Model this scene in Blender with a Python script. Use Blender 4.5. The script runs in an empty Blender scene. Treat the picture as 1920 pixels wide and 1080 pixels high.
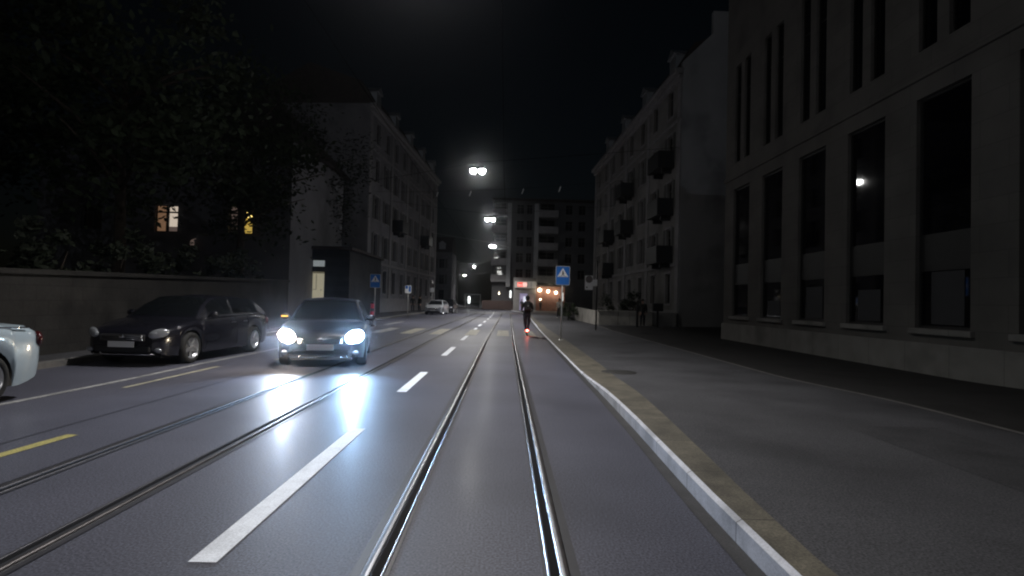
import bpy, bmesh, math, random
from mathutils import Vector, Matrix
random.seed(7)
S = bpy.context.scene
COL = S.collection
R = math.radians

# ------------------------------------------------------------------ camera
cam_d = bpy.data.cameras.new('camera')
cam = bpy.data.objects.new('camera', cam_d)
COL.objects.link(cam)
cam_d.sensor_width = 36.0
cam_d.lens = 36.0 * 1046.0 / 1920.0
cam_d.clip_start = 0.05
cam_d.clip_end = 2000
cam.matrix_world = (Matrix.Translation((0, 0, 1.47)) @ Matrix.Rotation(-0.010839, 4, 'Z')
                    @ Matrix.Rotation(math.pi / 2 + 0.024187, 4, 'X') @ Matrix.Rotation(R(1.5), 4, 'Z'))
S.camera = cam

# ------------------------------------------------------------------ night sky, added fill light, exposure
w = bpy.data.worlds.new('World'); S.world = w; w.use_nodes = True
wn = w.node_tree.nodes; wl = w.node_tree.links
sky = wn.new('ShaderNodeTexSky'); sky.sky_type = 'NISHITA'; sky.sun_disc = False
sky.sun_elevation = R(14); sky.sun_rotation = R(200)
wl.new(sky.outputs[0], wn['Background'].inputs['Color'])
wn['Background'].inputs['Strength'].default_value = 0.0005
ml = bpy.data.lights.new('fill_moon', 'SUN'); ml.energy = 0.045; ml.angle = R(0.5); ml.color = (0.8, 0.88, 1)  # unseen fill light, added to brighten the blank gable wall
fill_moon = bpy.data.objects.new('fill_moon', ml); COL.objects.link(fill_moon)
fill_moon.rotation_euler = (R(58), 0, R(-8))
S.view_settings.view_transform = 'Standard'
S.view_settings.look = 'None'
S.view_settings.exposure = 0.0
S.view_settings.gamma = 1.0
S.cycles.use_denoising = True
S.cycles.max_bounces = 6
S.cycles.filter_width = 2.1
S.cycles.sample_clamp_indirect = 4.0

LAMP_W = 6000       # street lamp heads, per twin lamp
HEAD_W = 430       # dipped headlight

# ------------------------------------------------------------------ materials
def mat(name, col, rough=0.7, metal=0.0, var=0.0, scale=3.0, bump=0.0, bscale=40.0, spec=0.5, emit=None, es=0.0,
        speck=0.0, stain=None, coat=0.0, coat_r=0.03, joints=None):
    m = bpy.data.materials.new(name); m.use_nodes = True
    nt = m.node_tree; N = nt.nodes; L = nt.links
    b = N['Principled BSDF']
    b.inputs['Roughness'].default_value = rough
    b.inputs['Metallic'].default_value = metal
    b.inputs['Specular IOR Level'].default_value = spec
    b.inputs['Coat Weight'].default_value = coat
    b.inputs['Coat Roughness'].default_value = coat_r
    c4 = (col[0], col[1], col[2], 1)
    b.inputs['Base Color'].default_value = c4
    tc = N.new('ShaderNodeTexCoord')
    last = None
    if var or speck:
        nz = N.new('ShaderNodeTexNoise'); nz.inputs['Scale'].default_value = scale; nz.inputs['Detail'].default_value = 6
        L.new(tc.outputs['Object'], nz.inputs['Vector'])
        rp = N.new('ShaderNodeValToRGB')
        rp.color_ramp.elements[0].position = 0.3; rp.color_ramp.elements[1].position = 0.7
        lo = [max(0, c * (1 - var)) for c in col]; hi = [min(1, c * (1 + var)) for c in col]
        rp.color_ramp.elements[0].color = (*lo, 1); rp.color_ramp.elements[1].color = (*hi, 1)
        L.new(nz.outputs['Fac'], rp.inputs['Fac'])
        last = rp.outputs['Color']
        if speck:
            n2 = N.new('ShaderNodeTexNoise'); n2.inputs['Scale'].default_value = 70; n2.inputs['Detail'].default_value = 3
            L.new(tc.outputs['Object'], n2.inputs['Vector'])
            r2 = N.new('ShaderNodeValToRGB'); r2.color_ramp.elements[0].position = 0.35; r2.color_ramp.elements[1].position = 0.68
            r2.color_ramp.elements[0].color = (1 - speck,) * 3 + (1,); r2.color_ramp.elements[1].color = (1 + speck,) * 3 + (1,)
            L.new(n2.outputs['Fac'], r2.inputs['Fac'])
            mx = N.new('ShaderNodeMix'); mx.data_type = 'RGBA'; mx.blend_type = 'MULTIPLY'; mx.inputs['Factor'].default_value = 1
            L.new(last, mx.inputs['A']); L.new(r2.outputs['Color'], mx.inputs['B'])
            last = mx.outputs['Result']
        if stain:
            n3 = N.new('ShaderNodeTexNoise'); n3.inputs['Scale'].default_value = stain[0]; n3.inputs['Detail'].default_value = 4
            L.new(tc.outputs['Object'], n3.inputs['Vector'])
            r3 = N.new('ShaderNodeValToRGB'); r3.color_ramp.elements[0].position = 0.52; r3.color_ramp.elements[1].position = 0.66
            r3.color_ramp.elements[0].color = (1, 1, 1, 1); r3.color_ramp.elements[1].color = (stain[1],) * 3 + (1,)
            L.new(n3.outputs['Fac'], r3.inputs['Fac'])
            mx = N.new('ShaderNodeMix'); mx.data_type = 'RGBA'; mx.blend_type = 'MULTIPLY'; mx.inputs['Factor'].default_value = 1
            L.new(last, mx.inputs['A']); L.new(r3.outputs['Color'], mx.inputs['B'])
            last = mx.outputs['Result']
        if joints:      # masonry joints: (axis of the facade, block length, course height, joint darkness)
            sx = N.new('ShaderNodeSeparateXYZ'); L.new(tc.outputs['Object'], sx.inputs[0])
            cx = N.new('ShaderNodeCombineXYZ'); L.new(sx.outputs[joints[0]], cx.inputs[0]); L.new(sx.outputs[joints[4] if len(joints) > 4 else 'Z'], cx.inputs[1])
            bt_ = N.new('ShaderNodeTexBrick'); L.new(cx.outputs[0], bt_.inputs['Vector'])
            bt_.inputs['Scale'].default_value = 1.0; bt_.inputs['Brick Width'].default_value = joints[1]; bt_.inputs['Row Height'].default_value = joints[2]
            bt_.inputs['Mortar Size'].default_value = 0.008; bt_.inputs['Mortar Smooth'].default_value = 0.3
            bt_.inputs['Color1'].default_value = (1, 1, 1, 1); bt_.inputs['Color2'].default_value = (.86, .86, .87, 1); bt_.inputs['Mortar'].default_value = (joints[3],) * 3 + (1,)
            mx = N.new('ShaderNodeMix'); mx.data_type = 'RGBA'; mx.blend_type = 'MULTIPLY'; mx.inputs['Factor'].default_value = 1
            L.new(last, mx.inputs['A']); L.new(bt_.outputs['Color'], mx.inputs['B']); last = mx.outputs['Result']
        L.new(last, b.inputs['Base Color'])
    if bump:
        nb = N.new('ShaderNodeTexNoise'); nb.inputs['Scale'].default_value = bscale; nb.inputs['Detail'].default_value = 4
        L.new(tc.outputs['Object'], nb.inputs['Vector'])
        bp = N.new('ShaderNodeBump'); bp.inputs['Strength'].default_value = bump; bp.inputs['Distance'].default_value = 0.01
        L.new(nb.outputs['Fac'], bp.inputs['Height']); L.new(bp.outputs['Normal'], b.inputs['Normal'])
    if emit:
        b.inputs['Emission Color'].default_value = (*emit, 1); b.inputs['Emission Strength'].default_value = es
    return m

def glass(name, tint=(1, 1, 1), mixf=0.75):
    m = bpy.data.materials.new(name); m.use_nodes = True
    N = m.node_tree.nodes; L = m.node_tree.links
    N.remove(N['Principled BSDF'])
    t = N.new('ShaderNodeBsdfTransparent'); t.inputs[0].default_value = (*tint, 1)
    g = N.new('ShaderNodeBsdfGlossy'); g.inputs['Roughness'].default_value = 0.03
    f = N.new('ShaderNodeFresnel'); f.inputs[0].default_value = 1.5
    mx = N.new('ShaderNodeMixShader'); L.new(f.outputs[0], mx.inputs[0]); L.new(t.outputs[0], mx.inputs[1]); L.new(g.outputs[0], mx.inputs[2])
    L.new(mx.outputs[0], N['Material Output'].inputs[0])
    return m

M = {}
M['asphalt'] = mat('asphalt', (0.078, 0.080, 0.104), 0.52, var=0.18, scale=0.5, bump=0.22, bscale=110, speck=0.5, stain=(0.35, 0.78), spec=0.22, coat=0.09, coat_r=0.2)
M['pavement'] = mat('pavement_asphalt', (0.066, 0.066, 0.072), 0.8, var=0.2, scale=0.8, bump=0.3, bscale=80, speck=0.45, stain=(0.6, 0.75), spec=0.25)
M['patch'] = mat('patched_asphalt', (0.066, 0.067, 0.083), 0.42, var=0.2, scale=2, bump=0.2, bscale=120, speck=0.35, spec=.16)
M['patch_pave'] = mat('patched_pavement', (0.054, 0.054, 0.058), 0.8, var=0.2, scale=2, bump=0.3, bscale=80, speck=0.3, spec=.2)
M['forecourt'] = mat('forecourt_paving', (0.03, 0.029, 0.029), 0.85, var=0.35, scale=0.9, bump=0.3, bscale=50, speck=0.25, stain=(0.9, 0.6), spec=0.2)
M['ground'] = mat('soil', (0.03, 0.03, 0.028), 0.95, var=0.3, scale=0.3)
M['kerb'] = mat('granite_kerb', (0.105, 0.094, 0.07), 0.75, joints=('Y', 1.0, 50.0, .35, 'X'), var=0.3, scale=4, bump=0.3, bscale=60, speck=0.3, stain=(1.6, 0.6))
M['kerb_face'] = mat('headlit_granite_kerb', (0.52, 0.53, 0.58), 0.6, joints=('Y', 1.0, 50.0, .35), var=0.15, scale=5, bump=0.2, bscale=60, speck=0.12, stain=(2.2, 0.65))  # pale bluish colour paints the headlight glow onto the kerb face
M['gutter'] = mat('gutter_shadow_dark', (0.028, 0.027, 0.028), 0.7, var=0.3, scale=4, speck=0.3)  # flat dark strip painting in the gutter groove and its shadow
M['edge_stone'] = mat('edge_stone', (0.13, 0.125, 0.12), 0.75, var=0.2, scale=5)
M['white_paint'] = mat('white_road_paint', (0.70, 0.73, 0.78), 0.6, var=0.08, scale=7, speck=0.15, stain=(2.5, 0.85))
M['worn_white'] = mat('worn_white_road_paint', (0.26, 0.26, 0.26), 0.7, var=0.25, scale=6, speck=0.4, stain=(2.0, 0.6))
M['yellow_paint'] = mat('yellow_road_paint', (0.34, 0.30, 0.10), 0.6, var=0.2, scale=6, speck=0.3)
M['worn_yellow'] = mat('worn_yellow_road_paint', (0.27, 0.255, 0.195), 0.7, var=0.2, scale=5, speck=0.4, stain=(2.0, 0.6))
M['rail_head'] = mat('polished_rail_steel', (0.75, 0.76, 0.80), 0.26, 1.0, var=0.1, scale=8)
M['rail_dull'] = mat('dull_rail_steel', (0.035, 0.035, 0.042), 0.5, 0.5, var=0.2, scale=8)
M['rail_dark'] = mat('rusty_rail_steel', (0.05, 0.045, 0.045), 0.45, 0.6, var=0.3, scale=10)
M['groove'] = mat('rail_groove', (0.006, 0.006, 0.007), 0.8, spec=0.1)
M['sealing'] = mat('bitumen_seal', (0.014, 0.014, 0.020), 0.5, var=0.3, scale=3, spec=0.5)
M['iron'] = mat('cast_iron', (0.02, 0.019, 0.018), 0.7, var=0.3, scale=12, bump=0.4, bscale=25)
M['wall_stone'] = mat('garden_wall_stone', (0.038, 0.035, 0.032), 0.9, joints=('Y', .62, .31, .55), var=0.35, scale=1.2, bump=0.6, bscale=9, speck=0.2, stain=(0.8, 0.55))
M['concrete'] = mat('concrete', (0.42, 0.40, 0.36), 0.85, var=0.2, scale=1.5, bump=0.2, bscale=30, stain=(1.1, 0.6))
M['render_r'] = mat('stone_facade', (0.13, 0.122, 0.113), 0.85, joints=('Y', 1.36, .55, .62), var=0.15, scale=0.9, bump=0.15, bscale=30, stain=(0.5, 0.8), speck=0.1)
M['plinth'] = mat('plinth_stone', (0.24, 0.23, 0.215), 0.8, joints=('Y', 1.36, 2.0, .5), var=0.15, scale=1.5, bump=0.2, bscale=30, stain=(0.9, 0.75))
M['render_g'] = mat('grey_render', (0.42, 0.42, 0.43), 0.9, var=0.12, scale=0.4, bump=0.1, bscale=20, stain=(0.25, 0.55), speck=.12)
M['render_a'] = mat('beige_render', (0.24, 0.23, 0.22), 0.9, var=0.15, scale=0.6, bump=0.1, bscale=20, stain=(0.4, 0.7))
M['render_l'] = mat('warm_grey_render', (0.22, 0.215, 0.23), 0.9, var=0.15, scale=0.6, bump=0.1, bscale=20, stain=(0.4, 0.7))
M['trim'] = mat('pale_stone_trim', (0.28, 0.27, 0.275), 0.8, var=0.15, scale=2)
M['render_f'] = mat('dark_render', (0.10, 0.10, 0.105), 0.9, var=0.15, scale=0.6)  # even dark colour, lowered to offset the light on the far block
M['brick_dark'] = mat('dark_brick', (0.05, 0.032, 0.028), 0.9, var=0.25, scale=3)
M['brick'] = mat('brown_brick', (0.20, 0.09, 0.06), 0.9, var=0.25, scale=3, bump=0.3, bscale=15)
M['roof'] = mat('roof_tiles', (0.045, 0.035, 0.03), 0.8, var=0.3, scale=2, bump=0.4, bscale=12)
M['zinc'] = mat('zinc_sheet', (0.35, 0.36, 0.38), 0.5, 0.6)
M['win_frame'] = mat('white_window_frame', (0.17, 0.165, 0.16), 0.6)
M['dark_frame'] = mat('dark_window_frame', (0.02, 0.02, 0.02), 0.5)
M['pane'] = mat('dark_pane', (0.004, 0.004, 0.006), 0.04, spec=0.6)
M['blind'] = mat('grey_blind', (0.05, 0.05, 0.055), 0.6, spec=0.3)
M['shutter'] = mat('louvred_shutter', (0.09, 0.09, 0.085), 0.8)
M['metal_pole'] = mat('galvanised_steel', (0.55, 0.55, 0.54), 0.45, 0.5, var=0.1, scale=6)
M['wire'] = mat('black_wire', (0.0003, 0.0003, 0.0003), 1.0, spec=0.0)  # near-black base colour keeps lamplight from showing on the wires
M['dark_metal'] = mat('dark_steel', (0.03, 0.03, 0.032), 0.5, 0.3)
M['sign_blue'] = mat('sign_blue', (0.012, 0.17, 0.62), 0.5, var=0.04, scale=9)
M['sign_white'] = mat('sign_white', (0.93, 0.93, 0.94), 0.5)
M['sign_black'] = mat('sign_black', (0.015, 0.015, 0.015), 0.5)
M['sign_grey'] = mat('sign_faded_grey', (0.20, 0.17, 0.17), 0.5)
M['sign_red'] = mat('reflective_red', (0.9, 0.10, 0.16), 0.4)
M['bark'] = mat('bark', (0.06, 0.045, 0.035), 0.95, var=0.3, scale=6, bump=0.6, bscale=15)
M['leaf'] = mat('leaf_green', (0.03, 0.044, 0.018), 0.7, var=0.5, scale=0.8)
M['leaf_dark'] = mat('leaf_dark_green', (0.014, 0.02, 0.009), 0.7, var=0.5, scale=0.8)
M['tyre'] = mat('tyre_rubber', (0.012, 0.012, 0.012), 0.85)
M['rim'] = mat('alloy_rim', (0.45, 0.46, 0.48), 0.35, 0.8)
M['paint_black'] = mat('black_car_paint', (0.008, 0.008, 0.012), 0.25, coat=0.6)
M['paint_dark'] = mat('dark_blue_car_paint', (0.008, 0.009, 0.015), 0.3, coat=0.25)
M['paint_silver'] = mat('silver_car_paint', (0.42, 0.44, 0.47), 0.32, 0.4, coat=0.6)
M['paint_white'] = mat('pale_car_paint', (0.32, 0.39, 0.44), 0.3, coat=0.6)
M['car_glass'] = mat('car_glass', (0.006, 0.007, 0.008), 0.05, spec=0.7)
M['plastic'] = mat('black_plastic', (0.012, 0.012, 0.013), 0.55)
M['chrome'] = mat('chrome', (0.7, 0.7, 0.72), 0.12, 1.0)
M['plate'] = mat('licence_plate', (0.72, 0.72, 0.72), 0.5)
M['lens_off'] = mat('unlit_headlight', (0.4, 0.42, 0.45), 0.1, 0.6, spec=0.8)
M['lens_on_warm'] = mat('headlight_warm', (1, 1, 1), 0.3, emit=(1.0, 0.84, 0.62), es=95)
M['lens_on_cool'] = mat('headlight_cool', (1, 1, 1), 0.3, emit=(0.52, 0.80, 1.0), es=95)
M['tail_off'] = mat('tail_lens', (0.05, 0.006, 0.008), 0.2)
M['amber_on'] = mat('amber_indicator', (0.8, 0.4, 0.05), 0.3, emit=(1.0, 0.55, 0.12), es=1.6)
M['lamp_on'] = mat('lamp_lens', (1, 1, 1), 0.3, emit=(1.0, 1.0, 0.96), es=80)
M['skin'] = mat('skin', (0.35, 0.22, 0.16), 0.6)
M['hair'] = mat('dark_hair', (0.012, 0.01, 0.009), 0.7)
M['jacket'] = mat('dark_jacket', (0.018, 0.020, 0.018), 0.85, var=0.3, scale=8)
M['trousers'] = mat('dark_trousers', (0.014, 0.016, 0.026), 0.9)
M['white_top'] = mat('pale_shirt', (0.45, 0.42, 0.38), 0.9)
M['shoe'] = mat('pale_shoe', (0.5, 0.48, 0.45), 0.7)
M['shoe_dark'] = mat('dark_shoe', (0.015, 0.015, 0.015), 0.7)
M['red_on'] = mat('red_tail_light', (0.8, 0.02, 0.02), 0.3, emit=(1.0, 0.10, 0.06), es=9)
M['red_core'] = mat('red_tail_bulb', (0.8, 0.3, 0.3), 0.3, emit=(1.0, 0.55, 0.5), es=14)
M['globe_on'] = mat('globe_lamp', (1, 1, 1), 0.3, emit=(1.0, 0.86, 0.62), es=8)
M['screen_white'] = mat('lit_white_panel', (0.8, 0.8, 0.8), 0.5, emit=(0.95, 1.0, 0.97), es=1.6)
M['sign_lit_red'] = mat('lit_red_letters', (0.8, 0.05, 0.05), 0.5, emit=(1.0, 0.10, 0.07), es=1.3)
M['sign_lit_pale'] = mat('lit_pale_letters', (0.8, 0.5, 0.45), 0.5, emit=(1.0, 0.55, 0.48), es=1.1)
M['sign_dim'] = mat('dim_sign_panel', (0.5, 0.48, 0.44), 0.6, emit=(1.0, 0.92, 0.8), es=0.10)
M['shop_inside'] = mat('lit_shop_interior', (0.5, 0.45, 0.5), 0.7, emit=(0.62, 0.55, 0.9), es=0.30)
M['shop_screen'] = mat('lit_shop_screen', (0.7, 0.7, 0.8), 0.5, emit=(0.8, 0.86, 1.0), es=0.8)
M['win_orange'] = mat('lit_window_orange', (0.5, 0.3, 0.2), 0.6, var=0.4, scale=4, emit=(0.9, 0.50, 0.28), es=0.16)
M['win_white'] = mat('lit_window_white', (0.7, 0.6, 0.5), 0.6, emit=(1.0, 0.84, 0.68), es=0.55)
M['win_dim'] = mat('lit_window_dim', (0.4, 0.3, 0.28), 0.6, emit=(0.9, 0.65, 0.55), es=0.09)
M['win_yellow'] = mat('lit_window_yellow', (0.7, 0.5, 0.1), 0.6, emit=(1.0, 0.68, 0.14), es=0.42)
M['bulb_yellow'] = mat('ceiling_bulb', (1, 0.9, 0.5), 0.5, emit=(1.0, 0.82, 0.3), es=2.2)
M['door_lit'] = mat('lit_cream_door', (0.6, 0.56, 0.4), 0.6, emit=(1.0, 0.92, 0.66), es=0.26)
M['transom_lit'] = mat('lit_transom', (0.6, 0.6, 0.6), 0.6, emit=(0.88, 0.98, 1.0), es=0.20)
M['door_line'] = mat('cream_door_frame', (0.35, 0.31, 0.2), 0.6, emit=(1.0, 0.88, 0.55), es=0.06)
M['glass'] = glass('clear_glass')
M['scooter'] = mat('scooter_frame', (0.015, 0.015, 0.016), 0.4)

# ------------------------------------------------------------------ mesh builder
class MB:
    def __init__(s): s.v = []; s.f = []; s.smooth = []; s.mi = []
    def add(s, vs, fs, sm=False, T=None, mi=0):
        o = len(s.v)
        for p in vs:
            p = Vector(p)
            s.v.append(T @ p if T else p)
        for f in fs: s.f.append([i + o for i in f]); s.smooth.append(sm); s.mi.append(mi)
        return s
    def box(s, x0, x1, y0, y1, z0, z1, T=None, mi=0):
        vs = [(x, y, z) for z in (z0, z1) for y in (y0, y1) for x in (x0, x1)]
        return s.add(vs, [(0, 2, 3, 1), (4, 5, 7, 6), (0, 1, 5, 4), (2, 6, 7, 3), (0, 4, 6, 2), (1, 3, 7, 5)], False, T, mi)
    def bbox(s, x0, x1, y0, y1, z0, z1, b=0.02, T=None, mi=0):
        bm = bmesh.new(); bmesh.ops.create_cube(bm, size=1)
        for v in bm.verts:
            v.co = Vector(((x0 + x1) / 2 + v.co.x * (x1 - x0), (y0 + y1) / 2 + v.co.y * (y1 - y0), (z0 + z1) / 2 + v.co.z * (z1 - z0)))
        bmesh.ops.bevel(bm, geom=bm.edges[:], offset=b, segments=2, affect='EDGES', profile=0.5)
        bm.verts.index_update()
        s.add([v.co.copy() for v in bm.verts], [[v.index for v in f.verts] for f in bm.faces], False, T, mi); bm.free()
        return s
    def prism(s, poly, z0, z1, T=None, mi=0):
        n = len(poly)
        vs = [(x, y, z0) for x, y in poly] + [(x, y, z1) for x, y in poly]
        fs = [list(range(n - 1, -1, -1)), list(range(n, 2 * n))] + [(i, (i + 1) % n, (i + 1) % n + n, i + n) for i in range(n)]
        return s.add(vs, fs, False, T, mi)
    def quad(s, a, b, c, d, T=None, mi=0): return s.add([a, b, c, d], [(0, 1, 2, 3)], False, T, mi)
    def tube(s, pts, rad, n=8, T=None, cap=True, mi=0):
        pts = [Vector(p) for p in pts]
        rs = rad if isinstance(rad, (list, tuple)) else [rad] * len(pts)
        vs = []; fs = []
        for i, p in enumerate(pts):
            d = (pts[min(i + 1, len(pts) - 1)] - pts[max(i - 1, 0)]).normalized()
            a = d.orthogonal().normalized() if abs(d.z) > 0.99 else d.cross(Vector((0, 0, 1))).normalized()
            b = d.cross(a)
            for k in range(n):
                t = 2 * math.pi * k / n
                vs.append(p + (a * math.cos(t) + b * math.sin(t)) * rs[i])
        for i in range(len(pts) - 1):
            for k in range(n):
                fs.append((i * n + k, i * n + (k + 1) % n, (i + 1) * n + (k + 1) % n, (i + 1) * n + k))
        if cap: fs += [list(range(n - 1, -1, -1)), list(range((len(pts) - 1) * n, len(pts) * n))]
        return s.add(vs, fs, True, T, mi)
    def lathe(s, prof, n=20, T=None, mi=0):     # prof: (r, z)
        vs = []; fs = []
        for r, z in prof:
            for k in range(n):
                t = 2 * math.pi * k / n; vs.append((r * math.cos(t), r * math.sin(t), z))
        for i in range(len(prof) - 1):
            for k in range(n):
                fs.append((i * n + k, i * n + (k + 1) % n, (i + 1) * n + (k + 1) % n, (i + 1) * n + k))
        return s.add(vs, fs, True, T, mi)
    def ball(s, c, r, n=12, T=None, mi=0):
        rx, ry, rz = r if isinstance(r, (tuple, list)) else (r, r, r)
        vs = []; fs = []; m = n // 2 + 1
        for i in range(m + 1):
            ph = math.pi * i / m
            for k in range(n):
                t = 2 * math.pi * k / n
                vs.append((c[0] + rx * math.sin(ph) * math.cos(t), c[1] + ry * math.sin(ph) * math.sin(t), c[2] - rz * math.cos(ph)))
        for i in range(m):
            for k in range(n):
                fs.append((i * n + k, i * n + (k + 1) % n, (i + 1) * n + (k + 1) % n, (i + 1) * n + k))
        return s.add(vs, fs, True, T, mi)
    def mesh(s, name, mats):
        me = bpy.data.meshes.new(name)
        me.from_pydata([tuple(v) for v in s.v], [], s.f)
        for m in (mats if isinstance(mats, (list, tuple)) else [mats]): me.materials.append(m)
        me.polygons.foreach_set('use_smooth', s.smooth)
        me.polygons.foreach_set('material_index', s.mi)
        me.validate(); me.update()
        return me
    def build(s, name, mats, parent=None, loc=None, label=None):
        o = bpy.data.objects.new(name, s.mesh(name, mats)); COL.objects.link(o)
        if parent: o.parent = parent
        if loc: o.location = loc
        if label: o['label'] = label
        return o

def inst(name, me, parent=None, loc=(0, 0, 0), rz=0.0, scale=None):
    o = bpy.data.objects.new(name, me); COL.objects.link(o)
    o.parent = parent; o.location = loc; o.rotation_euler = (0, 0, rz)
    if scale: o.scale = scale
    return o
def tag(o, label, cat, group=None):
    o['label'] = label; o['category'] = cat
    if group: o['group'] = group
    return o
def thing(name, label, cat, loc=(0, 0, 0), rz=0.0, group=None):
    o = bpy.data.objects.new(name, None); COL.objects.link(o)
    o.empty_display_size = 0.2
    o.location = loc; o.rotation_euler = (0, 0, rz)
    return tag(o, label, cat, group)
def struct(o): o['kind'] = 'structure'; return o
def copy_tree(o, parent=None):
    c = o.copy(); COL.objects.link(c)
    if parent: c.parent = parent
    for ch in list(o.children): copy_tree(ch, c)
    return c
def lerp(a, b, t): return a + (b - a) * t
def interp(tab, x):
    if x <= tab[0][0]: return tab[0][1]
    for (a, fa), (b, fb) in zip(tab, tab[1:]):
        if x <= b: return lerp(fa, fb, (x - a) / (b - a))
    return tab[-1][1]
def smooth_interp(tab, x):
    if x <= tab[0][0]: return tab[0][1]
    for (a, fa), (b, fb) in zip(tab, tab[1:]):
        if x <= b:
            t = (x - a) / (b - a); t = t * t * (3 - 2 * t); return lerp(fa, fb, t)
    return tab[-1][1]

# ------------------------------------------------------------------ ground, road, pavements
mb = MB(); mb.quad((-500, -400, -0.03), (500, -400, -0.03), (500, 600, -0.03), (-500, 600, -0.03))
struct(mb.build('ground', M['ground']))
mb = MB(); mb.quad((-120, -25, 0), (30, -25, 0), (30, 190, 0), (-120, 190, 0))
struct(mb.build('road', M['asphalt']))

KERB = [(-25, 1.46), (3, 1.47), (4, 1.48), (6.5, 1.55), (9, 1.59), (13, 1.62), (18, 1.67), (25, 1.74), (37, 1.9), (46, 2.1), (60, 2.3), (72, 2.1), (80, 1.6), (86, 0.9)]
KW = [(-25, .20), (3, .22), (5, .32), (8.5, .48), (13, .66), (22, .66), (30, .5), (40, .35), (86, .3)]
ZP = [(-25, .145), (7.5, .145), (12.2, .035), (30, .035), (34, .11), (86, .11)]
kerb_x = lambda y: interp(KERB, y)
kw = lambda y: interp(KW, y)
zp = lambda y: smooth_interp(ZP, y)
ys = [-25 + i for i in range(0, 25)] + [i * 0.5 for i in range(0, 70)] + [35 + i * 1.5 for i in range(0, 35)]
ys = [y for y in ys if y <= 86]
# kerb face in its headlit colour, and ochre kerb top
fc = MB(); tp = MB(); gt = MB(); pv = MB(); fo = MB(); es = MB()
SEAM = 5.78
for a, b in zip(ys, ys[1:]):
    xa, xb = kerb_x(a), kerb_x(b); za, zb = zp(a) + .004, zp(b) + .004
    na, nb = xa + .035, xb + .035
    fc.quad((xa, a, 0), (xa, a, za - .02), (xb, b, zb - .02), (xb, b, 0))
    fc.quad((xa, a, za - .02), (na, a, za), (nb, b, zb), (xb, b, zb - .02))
    wa, wb = xa + kw(a), xb + kw(b)
    tp.quad((na, a, za), (wa, a, za), (wb, b, zb), (nb, b, zb))
    tp.quad((wa, a, za), (wa, a, za - .1), (wb, b, zb - .1), (wb, b, zb))
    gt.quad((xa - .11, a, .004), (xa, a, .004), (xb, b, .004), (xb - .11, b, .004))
    pv.quad((wa, a, za - .004), (40, a, za - .004), (40, b, zb - .004), (wb, b, zb - .004))
    if b <= 36:
        fo.quad((SEAM + .05, a, za), (14, a, za), (14, b, zb), (SEAM + .05, b, zb))
        es.quad((SEAM - .04, a, za + .004), (SEAM + .05, a, za + .004), (SEAM + .05, b, zb + .004), (SEAM - .04, b, zb + .004))
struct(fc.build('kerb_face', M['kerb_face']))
struct(tp.build('kerb', M['kerb']))
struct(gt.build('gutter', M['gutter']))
struct(pv.build('pavement_right', M['pavement']))
struct(fo.build('forecourt', M['forecourt']))
struct(es.build('edge_stones', M['edge_stone']))
# far pavement in front of the shop, across the bend
def slab(name, poly, h, m_top, m_edge, kwid=.3):
    n = len(poly); c = Vector((sum(p[0] for p in poly) / n, sum(p[1] for p in poly) / n))
    a = MB()
    inner = []
    for p in poly:
        d = (c - Vector(p)); inner.append(Vector(p) + d.normalized() * kwid * 1.3)
    vs = [(p[0], p[1], h - .004) for p in inner]; a.add(vs, [list(range(n))])
    o = struct(a.build(name, m_top))
    k = MB()
    for i in range(n):
        j = (i + 1) % n
        k.quad((*poly[i], 0), (*poly[j], 0), (*poly[j], h), (*poly[i], h))
        k.quad((*poly[i], h), (*poly[j], h), (*inner[j], h), (*inner[i], h))
    struct(k.build('kerb', m_edge))
    return o
slab('pavement_far', [(1.0, 85.98), (40, 86.02), (40, 130), (-12, 110), (-5, 99), (-1.2, 92)], .11, M['pavement'], M['edge_stone'])
slab('pavement_left', [(-8.5, -25), (-8.5, 55), (-8.2, 70), (-9.2, 82), (-16, 98), (-60, 112), (-60, -25)], .11, M['pavement'], M['edge_stone'])

def marking(name, pts, m, z=.004):
    b = MB(); b.add([(x, y, z) for x, y in pts], [list(range(len(pts)))])
    return struct(b.build(name, m))
def strip(name, line, wid, m, z=.004):
    b = MB()
    L = [Vector((x, y, z)) for x, y in line]
    vs = []
    for i, p in enumerate(L):
        d = (L[min(i + 1, len(L) - 1)] - L[max(i - 1, 0)]).normalized(); n = Vector((d.y, -d.x, 0)) * wid / 2
        vs += [p - n, p + n]
    b.add(vs, [(2 * i, 2 * i + 1, 2 * i + 3, 2 * i + 2) for i in range(len(L) - 1)])
    return struct(b.build(name, m))
# dashed centre line
CL = [(3.0, -1.62), (20, -1.57), (33, -1.5), (47, -1.36), (60, -1.35), (75, -1.5), (90, -3.2)]
for k in range(14):
    y0 = (3.1, 8.84, 14.7, 20.53)[k] if k < 4 else 20.53 + 5.85 * (k - 3)
    ln = (3.2, 2.45, 2.75, 2.8)[k] if k < 4 else 2.8
    if 22.8 < y0 < 27: y0 += 1.9; ln = 1.8
    strip('lane_dash', [(interp(CL, y0), y0), (interp(CL, y0 + ln), y0 + ln)], .155, M['white_paint'] if k < 2 else M['white_paint'])
strip('edge_line', [(-6.36, 5), (-6.33, 7.1), (-6.27, 9.7), (-6.33, 11.8), (-6.27, 14.2)], .11, M['worn_white'])
strip('edge_line', [(-6.27, 14.2), (-6.3, 20.0)], .11, M['worn_white'])
strip('edge_line', [(-6.62, 30.9), (-6.56, 35.9)], .24, M['worn_white'])
strip('cycle_dash', [(-4.46, 4.0), (-4.36, 5.75)], .12, M['yellow_paint'])
strip('cycle_dash', [(-5.78, 8.6), (-5.78, 11.4)], .09, M['worn_yellow'])
strip('cycle_dash', [(-5.2, 12.7), (-5.2, 14.2)], .10, M['worn_yellow'])
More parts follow.
